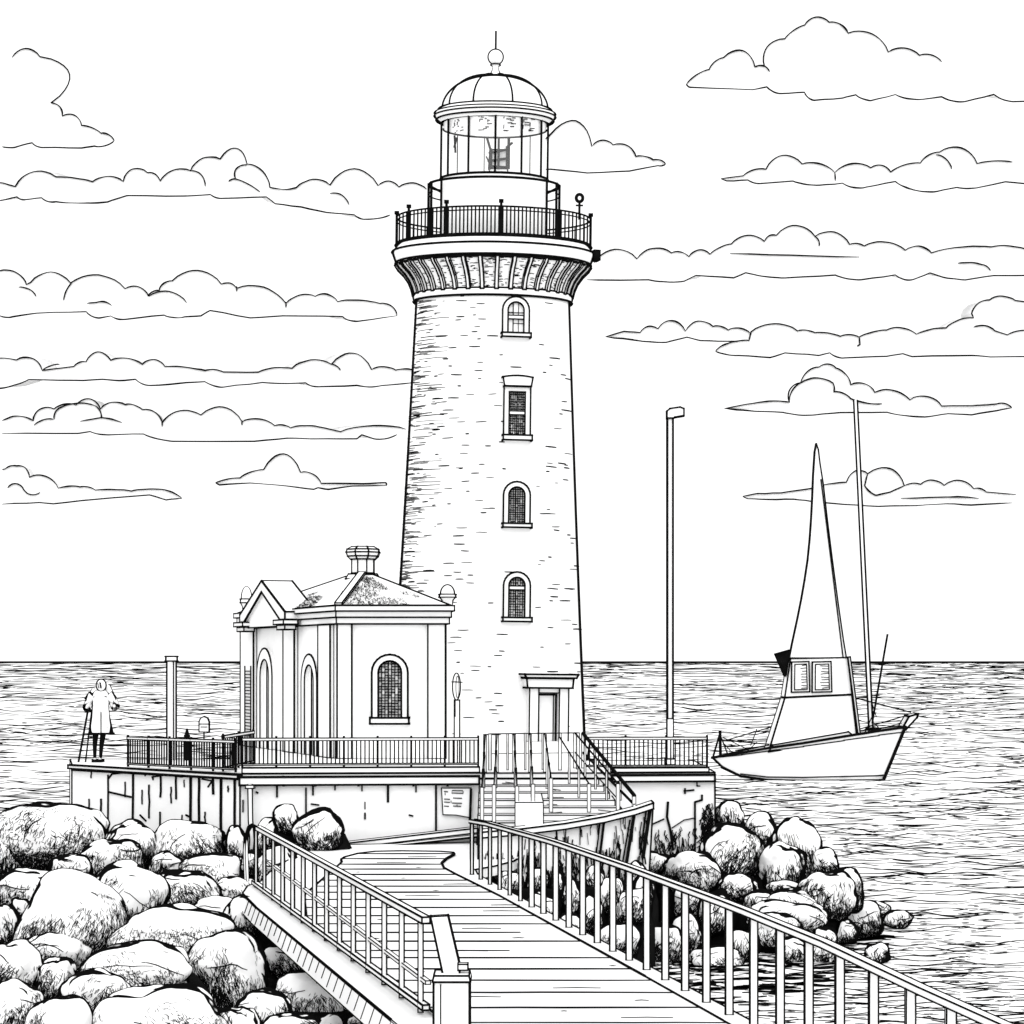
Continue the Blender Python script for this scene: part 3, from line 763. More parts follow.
for j in range(int((ZT-ZB)/.028)):     # hatch strokes that paint shade down the left flank
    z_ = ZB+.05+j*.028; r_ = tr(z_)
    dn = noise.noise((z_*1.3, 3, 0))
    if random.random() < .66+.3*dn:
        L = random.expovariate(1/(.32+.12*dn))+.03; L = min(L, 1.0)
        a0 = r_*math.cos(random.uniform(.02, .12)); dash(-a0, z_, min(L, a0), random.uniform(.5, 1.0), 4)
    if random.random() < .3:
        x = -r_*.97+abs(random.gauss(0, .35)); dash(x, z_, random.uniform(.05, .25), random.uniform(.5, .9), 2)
mb.build('tower_shaft', [outline(.36, 0), INK], lh)
mb = MB(); zc0, zc1 = zy(303), zy(296)
pr = [(RT+.0, zc0-.02), (79.5*k6, zc0), (80.5*k6, (zc0+zc1)/2), (79.5*k6, zc1), (77*k6, zc1+.05)]
mb.lathe(LC, pr, 96, KY); mb.ring(LC, 79.5*k6, zc0, w_at(2.2, 60), KY, 96); mb.ring(LC, 79.5*k6, zc1, w_at(1.6, 60), KY, 96)
mb.build('collar_band', [outline(.32, 0), INK], lh)
# flared corbel table
gal = MB()
cav = [(77.5, 296), (79, 290), (82, 283), (87, 276), (93, 270), (95.5, 266)]
cav = [(a*k6, zy(b)) for a, b in cav]
gal.lathe(LC, cav, 96, KY)
for _ in range(520):
    t = random.random(); i = min(4, int(t*5)); s_ = t*5-i
    r_ = cav[i][0]+(cav[i+1][0]-cav[i][0])*s_; z_ = cav[i][1]+(cav[i+1][1]-cav[i][1])*s_
    az = random.uniform(-1.5, 1.5); da = random.uniform(.02, .07)
    pts = [LC+V((r_+.015)*math.sin(az+da*q), -KY*(r_+.015)*math.cos(az+da*q), z_+.02*noise.noise((az*9, q, z_*9))) for q in (0, .5, 1)]
    gal.ribbon(pts, V(math.sin(az), -math.cos(az), -.5).normalized(), w_at(random.uniform(.5, .9), 58.5))
gal.ring(LC, cav[-1][0], cav[-1][1]-.02, w_at(3.2, 60), KY, 96)
go = gal.build('gallery_corbel_table', [outline(.32, 0), INK], lh)
for k in range(36):
    az = 2*pi*k/36+.05; c = MB(); hw_ = .045
    vs = []; m = len(cav)
    for (r_, z_) in cav:
        for o_ in (.0, .085):
            for s_ in (-hw_, hw_):
                a_ = az+s_/r_; vs.append(LC+V((r_+o_)*math.sin(a_), -KY*(r_+o_)*math.cos(a_), z_-o_*.35))
    fs = []
    for i in range(m-1):
        A = i*4; B = A+4
        fs += [(A, A+2, B+2, B), (A+2, A+3, B+3, B+2), (A+3, A+1, B+1, B+3), (A+1, A, B, B+1)]
    fs += [(0, 1, 3, 2), ((m-1)*4, (m-1)*4+2, (m-1)*4+3, (m-1)*4+1)]
    c.solid(vs, fs, w_at(1.25, 59), 0, 35); c.build('corbel', None, go)
mb = MB()
pr = [(95.5*k6, zy(267)), (98*k6, zy(265)), (101*k6, zy(257)), (101.5*k6, zy(254)), (98.5*k6, zy(250)), (98*k6, zy(247)), (60*k6, zy(246.5))]
mb.lathe(LC, pr, 96, KY)
for i, wp in ((1, 2), (3, 2), (5, 2.4)): mb.ring(LC, pr[i][0], pr[i][1], w_at(wp, 60), KY, 96)
mb.build('gallery_slab', [outline(.32, 0), INK], lh)
mb = MB(); mb.box(LC+V(102*k6, -.2, zy(256)), (.16, .3, .26), .03, .3, 1); mb.build('bracket_block', [INK, INK], lh)
# gallery railing
RG = 97*k6; zg, zr = zy(247), zy(219)
mb = MB()
for z_, wp in ((zr, 1.7), (zr-.1, 1.2), (zg+.05, 1.2)): mb.ring(LC, RG, z_, w_at(wp, 60), KY, 96)
gr = mb.build('gallery_railing', None, lh)
mb = MB(); mb.box((0, 0, 0), (w_at(1.35, 60), w_at(1.35, 60), zr-zg)); me = shared(mb, 'baluster', [INK])
for k in range(52):
    t = k/51*2-1; az = t*pi*.62 if True else 0
    az = math.asin(max(-1, min(1, t*1.0)))*1.0
    put('baluster', me, gr, LC+V(RG*math.sin(az), -KY*RG*math.cos(az), (zr+zg)/2))
mb = MB(); az = 0
for j in range(14):
    az = pi/2+pi*(j+.5)/14; mb.box(LC+V(RG*math.sin(az), -KY*RG*math.cos(az), (zr+zg)/2), (.03, .03, zr-zg), 0, 0, 1)
o_ = mb.build('rear_balusters', [INK, INK], gr); o_['kind'] = 'stuff'
mb = MB(); mb.box((0, 0, 0), (w_at(2.2, 60), w_at(1.2, 60), zr-zg+.16)); mb.box((0, 0, (zr-zg)/2+.1), (w_at(4, 60), w_at(4, 60), .08)); me = shared(mb, 'post', [INK])
for x in (-1, -.86, -.47, .08, 1):
    az = math.asin(x); put('post', me, gr, LC+V(RG*x, -KY*RG*math.cos(az), (zr+zg)/2+.04))
# lantern drum and inner handrail
RD = 54*k6; zd = zy(180)
mb = MB(); mb.lathe(LC, [(RD, zg-.03), (RD, zd)], 96, KY, cap=True); mb.ring(LC, RD, zd, w_at(2.2, 60), KY, 96)
mb.build('lantern_drum', [outline(.42, 0), INK], lh)
mb = MB(); R2 = 65.5*k6; z2 = zy(186)
mb.ring(LC, R2, z2, w_at(2.4, 60), KY, 96); mb.ring(LC, R2, z2-.26, w_at(1.4, 60), KY, 96, 1.2, 2*pi-1.2)
for az in (-1.5, 1.5, -2.3, 2.3, pi, 1.25, -1.25): 
    p = LC+V(R2*math.sin(az), -KY*R2*math.cos(az), 0); mb.edge(p+V(0, 0, zg), p+V(0, 0, z2), w_at(2.2, 60))
for az in (-1.5, 1.5):
    mb.edge(LC+V(R2*math.sin(az), -KY*R2*math.cos(az), z2-.02), LC+V(RD*math.sin(az), -KY*RD*math.cos(az)+.4, z2-.1), w_at(1.6, 60))
mb.build('inner_handrail', None, lh)
# lantern glazing
zc = zy(119)
mb = MB(); nn = 96; mb.lathe(LC, [(RD*.985, zd), (RD*.985, zc)], 96, KY, cap=False)
gl = mb.build('lantern_glass', [GLASS], lh)
mb0 = []
for x, b in ((-.985, 0), (-.85, 0), (-.47, 0), (0.02, 0), (.5, 0), (.86, 0), (.985, 0), (-.7, 1), (.66, 1), (-.2, 1), (.25, 1)):
    az = math.asin(x); az = pi-az if b else az
    m = MB(); m.box(LC+V(RD*math.sin(az), -KY*RD*math.cos(az), (zd+zc)/2), (w_at(.9 if b else 1.9, 60), .05, zc-zd), 0, 0, 1); m.build('mullion', [INK, INK], gl)
# shaped blind hanging inside the lantern head
mb = MB(); vs = []; fs = []; m = 40; RBL = RD*.95
def low(az): return zy(129.5)-16.0*k6*math.cos(az)
for i in range(m+1):
    az = -pi*.5+pi*i/m; x, y_ = RBL*math.sin(az), -KY*RBL*math.cos(az)
    vs += [LC+V(x, y_, low(az)), LC+V(x, y_, zc+.1)]
for i in range(m): fs.append((2*i, 2*i+2, 2*i+3, 2*i+1))
mb.add(vs, fs)
for i in range(m): mb.edge(vs[2*i], vs[2*i+2], w_at(1.4, 60))
for cxp in (-36, -10, 14, 34):
    for _ in range(13):
        x = (cxp+random.uniform(-6, 4))*k6; zz = zy(random.uniform(124, 139)); y_ = -KY*math.sqrt(RBL**2-x*x)-.02
        L = random.uniform(2, 6)*k6
        if random.random() < .7: mb.edge(LC+V(x, y_, zz), LC+V(x+L, y_-.0, zz+random.uniform(-.01, .01)), w_at(.7, 60), 0)
        else: mb.edge(LC+V(x, y_, zz), LC+V(x+.01, y_, zz+L*.7), w_at(.7, 60), 0)
mb.build('lantern_blind', None, lh)
mb = MB(); f_ = lambda px, py: LC+V((px-495)*k6+.06, -.35, zy(py))
for a, b, wp in [((485,140),(489,153),1.6), ((489,153),(488,171),2), ((507,140),(507,170),2), ((488,156),(506,152),1.4), ((487,164),(507,161),1.4), ((488,169),(504,170),1.4), ((505,150),(510,146),1.4), ((497,141),(497,171),1.6), ((485,160),(488,166),1), ((453,140),(454,155),1.4), ((455,142),(453,150),1.4)]:
    mb.edge(f_(*a), f_(*b), w_at(wp*1.25, 60))
mb.box(f_(497, 176)+V(0, .2, 0), (.5, .4, .25), w_at(1, 60)); mb.box(f_(497.5, 162)+V(0, .22, 0), (.4, .3, .55), w_at(1.1, 60))
mb.build('lamp', [outline(.3, 0), INK], lh)
# cornice and dome
mb = MB(); pr = [(55*k6, zy(124)), (59*k6, zy(121)), (61*k6, zy(117)), (61*k6, zy(114)), (57*k6, zy(110.5)), (54*k6, zy(109))]
mb.lathe(LC, pr, 96, KY)
for i, wp in ((1, 1.8), (2, 1.5), (3, 1.2), (4, 1.8)): mb.ring(LC, pr[i][0], pr[i][1], w_at(wp, 60), KY, 96)
mb.build('lantern_cornice', [outline(.36, 0), INK], lh)
zd0 = zy(110); zd1 = zy(75)
prof = [(54*k6*math.cos(t*pi/32)**.95, zd0+(zd1-zd0)*math.sin(t*pi/32)) for t in range(16)]+[(.02, zd1)]
mb = MB(); mb.lathe(LC, prof, 96, KY)
for az in (-.98, -.4, .33, 1.03, 2.2, -2.2, pi):
    mb.tube([LC+V((r_+.012)*math.sin(az), -KY*(r_+.012)*math.cos(az), z_+.005) for r_, z_ in prof[:-1]], w_at(.8, 59), 1, 6)
dm = mb.build('dome', [outline(.38, 0), INK], lh)
mb = MB(); Fc = LC
pr = [(6.5*k6, zy(77)), (6*k6, zy(75)), (4.6*k6, zy(72)), (3.3*k6, zy(69)), (3.1*k6, zy(67)), (4.8*k6, zy(65))]
mb.lathe(Fc, pr, 24); mb.ring(Fc, 5*k6, zy(65), w_at(1.2, 60), 1, 24)
c = Fc+V(0, 0, zy(57)); R0 = 8.3*k6
mb.lathe(c, [(R0*math.cos(t*pi/20)+.001, R0*math.sin(t*pi/20)) for t in range(-10, 11)], 28)
mb.build('ball_finial', [outline(.55, 0), INK], dm)
mb = MB(); mb.edge(Fc+V(0, 0, zy(49)), Fc+V(0, 0, zy(32)), w_at(1.7, 60)); mb.build('lightning_rod', [INK, INK], dm)
mb = MB(); c = LC+V(85*k6, -KY*RG*.3, zy(201))
mb.tube([c+V(.09*math.cos(t*pi/8), 0, .1*math.sin(t*pi/8)) for t in range(17)], .045, 1, 6); mb.edge(c-V(0, 0, .13), c-V(0, 0, .55), w_at(2, 60)); mb.edge(c-V(.08, 0, .2), c+V(.08, 0, -.2), w_at(1.3, 60)); 
mb.build('gallery_lamp', None, lh)
# windows on the shaft
def tw(px, y0, y1, wpx_, **kw):
    z0 = H-(y1-CY)*58.75/F; off = (px-1.2-(487.6+(661-y1)*.0118))*k6
    p = TS(off, z0, -.01); r_ = tr(z0); s_ = off/r_; sl = KY*s_/math.sqrt(1-s_*s_)*.7
    xa = V(1, sl, 0).normalized(); nv = V(xa.y, -xa.x, 0)
    kk = 58.6/F
    window(lh, p, xa, nv, wpx_*kk, (y1-y0)*kk, kw.pop('fr', 5.5)*kk, kw.pop('sill', 4)*kk, 58.6, **kw)
tw(515.8, 297, 334, 27, cols=3, rws_=3, rail=.52, wpx=1.5, gpx=.6)
tw(516.8, 387, 436, 27, arch=False, cols=8, rws_=18, lintel=.24, sill=5, rail=.52, wpx=1.5, gpx=.7)
tw(516.5, 482, 524, 27, cols=7, rws_=16, wpx=1.6, gpx=.7)
tw(516.5, 572, 617.5, 27, cols=7, rws_=15, rail=.74, wpx=1.6, gpx=.7)
# fanlight strokes of the top window are part of its pane; door below
z0 = TER; off = (544.5-487.6)*k6; p = TS(off, z0, -.1); kk = 58.6/F
xa = V(1, .22, 0).normalized(); nv = V(xa.y, -xa.x, 0)
T_ = lambda x, z_, y_=0: p+xa*x+nv*y_+V(0, 0, z_-TER)
zD = lambda y_: H-(y_-CY)*kk
drw = MB()
for x0, x1 in ((-20.5, -11), (10, 19.5)):
    q = [T_(x0*kk, TER, .45), T_(x1*kk, TER, .45), T_(x1*kk, zD(687), .45), T_(x0*kk, zD(687), .45)]
    drw.prism(q, -nv*1.2, w_at(1.3, 58))
q = [T_(-11*kk, zD(692), .43), T_(10*kk, zD(692), .43), T_(10*kk, zD(687), .43), T_(-11*kk, zD(687), .43)]
drw.prism(q, -nv*1.1, w_at(1.0, 58))
dr = drw.build('door_frame', None, lh)
drw = MB(); q = [T_(-9*kk, TER, .2), T_(8.5*kk, TER, .2), T_(8.5*kk, zD(694), .2), T_(-9*kk, zD(694), .2)]
drw.prism(q, -nv*.8, w_at(1.5, 58)); drw.edge(T_(6*kk, TER, .22), T_(6*kk, zD(694), .22), w_at(1, 58)); drw.edge(T_(-11*kk, TER, .25), T_(-11*kk, zD(692), .25), w_at(1, 58))
drw.build('door', None, dr)
drw = MB()
q = [T_(-24*kk, zD(687), .62), T_(22*kk, zD(687), .62), T_(23*kk, zD(677.5), .62), T_(-25*kk, zD(677.5), .62)]
drw.prism(q, -nv*1.0, w_at(1.7, 58))
q = [T_(-26*kk, zD(677), .7), T_(25*kk, zD(677), .7), T_(27*kk, zD(673.5), .7), T_(-28*kk, zD(673.5), .7)]
drw.prism(q, -nv*1.1, w_at(1.7, 58))
drw.build('door_lintel', None, dr)
lh.rotation_euler = (0, .0118, 0)

# ------------------------------------------------------------------ boardwalk
zt = DECK
def Gd(px, py): return G(px, py, DECK)
RLa = Gd(478, 874.5); RLb = Gd(757, 1024); rdir = (RLb-RLa)
LLa = Gd(254, 886); LLb = Gd(426, 1018); ldir = (LLb-LLa)
def nrm2(d, s): n_ = V(d.y, -d.x, 0).normalized(); return n_*s
lo = V(-ldir.y, ldir.x, 0).normalized()
if lo.x > 0: lo = -lo
ro = -lo
farL = LLa-ldir.normalized()*.15
slab = [LLb+ldir*1.1+lo*.34, LLb+lo*.34, LLa+ldir*.22+lo*.34, LLa+ldir*.08+lo*.30, LLa+lo*.10, farL+V(.06, .5, 0), Gd(272, 870), Gd(300, 853),
        V(-3.4, 40.9, zt), V(-.6, 41.6, zt), Gd(497, 842.5), Gd(518, 848), Gd(525, 854), Gd(514, 861), Gd(495, 866), Gd(475, 869.5), RLa, RLb, RLb+rdir*.55]
for q in slab: q.z = zt
mb = MB(); mb.prism([(q.x, q.y, zt-.16) for q in slab], (0, 0, .16), 0)
for i in range(len(slab)):
    a, b = slab[i], slab[(i+1) % len(slab)]; mb.edge((a.x, a.y, zt), (b.x, b.y, zt), w_at(1.3, (a.y+b.y)/2))
tag(mb.build('boardwalk_slab', [PAPER, INK]), kind='structure')
# plank sheet
def ip(px, py): q = Gd(px, py); q.z = zt; return q
ctrl = [ip(341,861.5), ip(345,859), ip(358,855.5), ip(375,853.5), ip(400,853), ip(440,853.5), ip(453,854.5), ip(454.5,856), ip(447,860), ip(441.5,865), ip(444,870), ip(455,876), ip(470,883.5), ip(500,898.5)]
edgeR = [ip(645, 979.5), ip(723, 1024)]; e = edgeR[1]-edgeR[0]
ctrl += edgeR+[edgeR[1]+e*1.6]
nearL = LLb+ldir*1.0
ctrl += [nearL+ro*.05, LLb+ro*.1, LLa+ldir*.35+ro*.12, LLa+ldir*.14+ro*.5, ip(342, 864)]
mb = MB()
mb.prism([(q.x, q.y, zt+.004) for q in ctrl], (0, 0, .025), 0)
ztp = zt+.032; n = len(ctrl)
for i in range(n): mb.edge(V(ctrl[i].x, ctrl[i].y, ztp), V(ctrl[(i+1) % n].x, ctrl[(i+1) % n].y, ztp), w_at(1.9 if i < 13 else 1.8, ctrl[i].y), .1)
def span(y):     # where the level line y cuts the plank sheet
    xs = []
    for i in range(n):
        a, b = ctrl[i], ctrl[(i+1) % n]
        if (a.y-y)*(b.y-y) < 0: xs.append(a.x+(b.x-a.x)*(y-a.y)/(b.y-a.y))
    xs.sort(); return xs
y = 14.0
while y < 38.9:
    xs = span(y); wv = w_at(1.5, y)/max(.12, (H-zt)/y)*.9
    for i in range(0, len(xs)-1, 2):
        x0, x1 = xs[i], xs[i+1]
        gapx = None
        if random.random() < .3: x1 = x0+(x1-x0)*random.uniform(.5, .95) if random.random() < .5 else x1
        mb.ribbon([V(x0+(x1-x0)*t/6, y+.02*noise.noise((t, y, 0)), ztp+.002) for t in range(7)], V(0, 0, 1), wv*random.uniform(.7, 1.15))
        for _ in range(1 if random.random() < .8 else 2):    # knots and grain
            xg = random.uniform(x0+.2, max(x0+.3, x1-.2)); yg = y+random.uniform(.2, .7); Lg = random.choice((.06, .1, .14, .5)); Lg = min(Lg, x1-xg)
            mb.ribbon([V(xg, yg, ztp), V(xg+Lg*.5, yg+.03, ztp), V(xg+Lg, yg, ztp)], V(0, 0, 1), wv*.6)
    y += random.choice((.62, .92, .98, 1.02, .9, .86))
tag(mb.build('boardwalk_planks', [PAPER, INK]), kind='structure')
# skirt boards under the left edge
mb = MB(); path = [LLb+ldir*.6+lo*.34, LLb+lo*.34, LLa+ldir*.22+lo*.34, LLa+ldir*.08+lo*.30, LLa+lo*.12]
for i in range(len(path)-1):
    a, b = path[i], path[i+1]; dn = lo*.07+V(0, 0, -.2); a0 = V(a.x, a.y, zt-.02); b0 = V(b.x, b.y, zt-.02)
    mb.solid([a0, b0, b0+dn, a0+dn, a0+dn+ro*.1, b0+dn+ro*.1], [(0, 1, 2, 3), (3, 2, 5, 4)], w_at(1.1, a.y))
    m = int((b-a).length/.42)
    for j in range(1, m):
        q = a0+(b0-a0)*j/m; mb.edge(q, q+dn*random.uniform(.6, 1), w_at(1.5, q.y), 0)
tag(mb.build('skirt_board', [PAPER, INK], loc=path[1]), 'slanting white skirt board under the left edge of the boardwalk', 'skirting')

# right railing
rr = thing('boardwalk_railing', RLa, 'long white boardwalk railing with square balusters running down to the right corner', 'railing', 'boardwalk railings')
tops = [(0, 2.42), (.1, 2.48), (.42, 2.585), (.7, 2.62), (.98, 2.625), (1.15, 2.60), (1.3, 2.53), (1.42, 2.49), (1.6, 2.49)]
def topz(t):
    for i in range(len(tops)-1):
        if tops[i][0] <= t <= tops[i+1][0]:
            return tops[i][1]+(tops[i+1][1]-tops[i][1])*(t-tops[i][0])/(tops[i+1][0]-tops[i][0])
    return tops[-1][1]
def rp(t, z_=None):
    q = RLa+rdir*t+lo*.1; q.z = topz(t) if z_ is None else z_; return q
mb = MB()
ts = [i*.05 for i in range(0, 32)]
n4 = []
for t in ts:
    c = rp(t); sw_ = ro*.045; uh = V(0, 0, .028); n4.append([c-sw_-uh, c+sw_-uh, c+sw_+uh, c-sw_+uh])
vs = [v_ for q in n4 for v_ in q]; fs = []
for i in range(len(n4)-1):
    for j in range(4): fs.append((i*4+j, i*4+(j+1) % 4, i*4+4+(j+1) % 4, i*4+4+j))
fs.append((0, 1, 2, 3)); mb.add(vs, fs)
for i in range(len(n4)-1):
    for j in range(4): mb.edge(n4[i][j], n4[i+1][j], w_at(1.35, n4[i][0].y), .1)
mb.build('top_rail', None, rr)
tt = []
t = 0.0; Lr = rdir.length; st = .79/Lr
while t < 1.55: tt.append(t); t += st
for t in tt:
    a = rp(t, DECK); d = a.y; h = topz(t)-.025-DECK
    wx = .072 if t > .3 else .05
    mb = MB(); mb.box((a.x, a.y, DECK+h/2), (wx, .05, h), w_at(1.6, d)*.85)
    mb.build('baluster', None, rr)
# left railing
lr = thing('boardwalk_railing', LLa, 'shorter white boardwalk railing on the left ending at the newel post', 'railing', 'boardwalk railings')
def lp(t, z_): q = LLa+ldir*t; q.z = z_; return q
mb = MB(); zl = 2.5
mb.beam(lp(.04, zl-.02), lp(1.0, zl), .08, .06, w_at(1.2, 27)); mb.build('top_rail', None, lr)
mb = MB(); mb.beam(lp(.0, DECK+.06), lp(1.0, DECK+.1), .07, .05, w_at(1.2, 27)); mb.build('bottom_rail', None, lr)
mb = MB(); mb.beam(lp(.12, DECK+.5)+ro*.02, lp(1.0, DECK+.34)+ro*.02, .05, .035, w_at(.7, 27)); mb.build('middle_rail', None, lr)
nb = 14
for i in range(nb):
    t = .02+.96*i/(nb-1); a = lp(t, DECK); mb = MB(); mb.box((a.x, a.y, (DECK+zl)/2), (.05 if i > 2 else .04, .05, zl-DECK-.04), w_at(1.15, a.y))
    mb.build('baluster', None, lr)
mb = MB(); e0 = lp(.06, zl-.02); q1 = lp(-.03, zl-.06); q2 = lp(-.065, zl-.2)
for o_ in (0, .10):
    mb.tube([e0-ldir*o_*.02, lp(0, zl-.03)-ldir*o_*.2, q1-ldir*o_*.2-V(0, 0, o_*.3), q2-ldir*o_*.2-V(0, 0, o_), lp(-.07-o_*.2, 2.0), lp(-.06-o_*.2, DECK)], .028, 0, 10)
mb.build('curved_end', [outline(.85, 0), INK], lr)

# newel
nw = thing('newel_post', G(451, 1040, DECK), 'thick square white post with a leaning board ending the left railing', 'post')
d = 20.3; c = P(451.5, 1000, d); k2 = d/F
mb = MB(); zz0, zz1 = DECK, P(0, 982, d).z
mb.box((c.x, d+.17, (zz0+zz1)/2), (36*k2, .34, zz1-zz0), w_at(2, d)); mb.box((c.x-.1, d-.003, (zz0+zz1)/2-.02), (.012, .01, zz1-zz0), 0, 0, 1)
nwb = mb.build('shaft', None, nw)
mb = MB(); mb.box((c.x, d+.17, zz1+.03), (38*k2, .38, .055), w_at(1.6, d), 0, 0, .93); mb.build('cap', None, nw)
mb = MB()
q = [P(430.5, 917, 21.2), P(448, 916, 21.2), P(460, 967, 20.5), P(459.5, 975, 20.45), P(456, 979, 20.4), P(444, 980, 20.4)]
mb.prism(q, (0, .1, 0), w_at(1.7, d)); mb.edge(P(442, 926, 21.15), P(444, 938, 21.0), w_at(.9, d)); mb.build('leaning_board', None, nw)
mb = MB(); mb.beam(P(458, 966.5, 20.5), P(468, 966.5, 20.5), .1, .055, w_at(1.3, d)); mb.build('peg', None, nw)

# ------------------------------------------------------------------ stairs
sa = thing('staircase', V(.8, 40, DECK), 'broad low flight of steps rising from the boardwalk to the terrace and lighthouse door', 'stairs')
for k in range(1, 10):
    y1 = 42.25-.39*(k-1); y0 = y1-.39; z_ = TER-.11*k
    xr = 1.66+(y1-42.2)*-.22; mb = MB()
    mb.box(((-.62+xr)/2, (y0+42.3)/2, z_-.054), (xr+.62, 42.3-y0-.003*k, .108), w_at(1.0, 40)); 
    for _ in range(2):
        x = random.uniform(-.5, xr-.4); mb.edge((x, y0-.004, z_-random.uniform(.03, .12)), (x+random.uniform(.1, .4), y0-.004, z_-.08), w_at(.6, 40), 0)
    mb.build('step', None, sa)
mb = MB(); xc0, xc1 = P(515, 0, 39).x, P(543, 0, 39).x
mb.box(((xc0+xc1)/2, 39.9, 2.12), (xc1-xc0, 2.7, .78), w_at(.9, 40))
mb.build('centre_ramp', None, sa)
# retaining wall before the stairs
rw = thing('stair_wall', P(565, 880, 38.2), 'hatched concrete retaining wall with sloping top in front of the stairs', 'wall')
A_ = P(478, 836, 38.0); B_ = P(653, 808, 38.5)
mb = MB(); n_ = B_-A_
CV = [P(478, 836.5, 38.0), P(520, 833, 38.1), P(565, 827.5, 38.22), P(605, 820.5, 38.35), P(635, 813, 38.45), P(653, 807, 38.5)]
mb.prism([V(A_.x, A_.y, .3), V(B_.x-.12, B_.y, .3)]+CV[::-1], (.02, .4, 0), w_at(1.5, 38))
def fm(x0, y0, x1, y1, wp, off=.03):
    dd = lambda x: 38.0+(x-478)/175*.5-off
    mb.edge(P(x0, y0, dd(x0)), P(x1, y1, dd(x1)), w_at(wp, 38), .1)
for x0, y0, x1, y1, wp in [(650,810,643,858,3), (646,812,640,855,1.5), (634,816,626,866,2.8), (630,820,622,866,1.4), (604,822,598,872,2.2), (600,824,594,872,1.2), (556,830,557,850,.9), (566,828,565,850,.9), (580,826,580,845,.8)]:
    fm(x0, y0, x1, y1, wp)
for _ in range(1200):  # hatch strokes, denser and thicker lower on the face
    x = random.uniform(480, 648); tq = random.random()**.55; yt = 838-(x-478)*.16
    y_ = yt+tq*80; 
    if noise.noise((x*.05, y_*.04, 2)) < -.1 and y_ < 870: continue
    L = random.uniform(4, 14); fm(x, y_, x+random.uniform(-2, 2), y_+L, random.uniform(.5, .9+.7*tq))
mb.build('wall_face', None, rw)
mb = MB(); nC = len(CV); vs = []
for c in CV: c = c+V(0, .15, .03); vs += [c+V(0, -.3, -.05), c+V(0, .3, -.05), c+V(0, .3, .05), c+V(0, -.3, .05)]
fs = [(i*4+j, i*4+(j+1) % 4, i*4+4+(j+1) % 4, i*4+4+j) for i in range(nC-1) for j in range(4)]+[(0, 3, 2, 1), tuple(range(nC*4-4, nC*4))]
mb.solid(vs, fs, w_at(1.5, 38), 0, 30); mb.build('coping', None, rw)

# stair railings, thin
def thin_rail(label, a, b, n, h0, h1, wp=1.3, group='thin railings around the stairs', mid=True):
    a = Vector(a); b = Vector(b); t = thing('stair_railing', a, label, 'railing', group)
    ta, tb = a+V(0, 0, h0), b+V(0, 0, h1); d = a.y
    mb = MB(); mb.edge(ta, tb, w_at(wp, d)); mb.build('handrail', [INK, INK], t)
    if mid: mb = MB(); mb.edge(a+V(0, 0, h0*.45), b+V(0, 0, h1*.45), w_at(wp*.7, d)); mb.build('lower_rail', [INK, INK], t)
    for i in range(n+1):
        p0 = a+(b-a)*i/n; p1 = ta+(tb-ta)*i/n; mb = MB(); mb.beam(p0, p1, w_at(2.8 if i in (0, n) else 1.6, d), .03, w_at(.8, d)*.8); mb.build('post', None, t)
    return t
thin_rail('dark sloping stair handrail going down right of the steps', P(583, 768, 43.2), P(634, 812, 38.9), 4, .68, .30, 2.2)
thin_rail('thin rail across the top of the stairs before the lighthouse door', P(490, 770, 42.6), P(578, 769, 42.6), 5, .7, .7, 1.0)
thin_rail('thin handrail going down the middle of the stairs left of the door', P(514, 772, 42.3), P(517, 820, 38.9), 3, .72, .6, 1.3, mid=False)
thin_rail('thin handrail going down the stairs below the lighthouse door', P(545, 772, 42.3), P(551, 812, 38.9), 3, .72, .6, 1.2, mid=False)
thin_rail('left stair handrail ending beside the notice', P(485, 772, 42.3), P(482, 822, 39.3), 3, .7, .62, 1.5)
thin_rail('thin slanting stair rail just right of the door', P(560, 770, 42.2), P(589, 812, 39.0), 3, .62, .5, 1.0, mid=False)

thin_rail('thin stair handrail beside the dark sloping handrail', P(575, 768, 42.6), P(618, 812, 38.9), 4, .68, .5, 1.1)
thin_rail('thin stair handrail between the left handrail and the middle one', P(497, 772, 42.3), P(494, 822, 39.0), 3, .72, .66, 1.2)
thin_rail('thin stair handrail along the right side of the pale centre ramp', P(530, 772, 42.3), P(533, 818, 38.9), 3, .72, .6, 1.0)
# ------------------------------------------------------------------ posts on the terrace
# street lamp
lp0 = G(670, 764.5, TER); d = lp0.y; k2 = d/F
sl_ = thing('street_lamp', lp0, 'tall thin white lamp post with short hooked head beside the right railing', 'street lamp')
mb = MB(); top = P(670, 414, d); mb.beam(lp0, top, 5.6*k2, .1, w_at(1.8, d)); mb.build('pole', None, sl_)
mb = MB()
q = [(667, 418), (667, 411), (670, 408.5), (680, 407), (684, 408.5), (684, 415.5), (675, 417), (673.5, 418)]
mb.prism([P(x, y_, d-.08) for x, y_ in q], (0, .16, 0), w_at(1.4, d)); mb.build('lamp_head', None, sl_)
mb = MB(); mb.box(lp0+V(0, 0, .06), (.2, .2, .12), w_at(1.2, d)); mb.box(lp0+V(0, 0, .5), (.13, .16, .9), w_at(1.0, d)); mb.build('base', None, sl_)
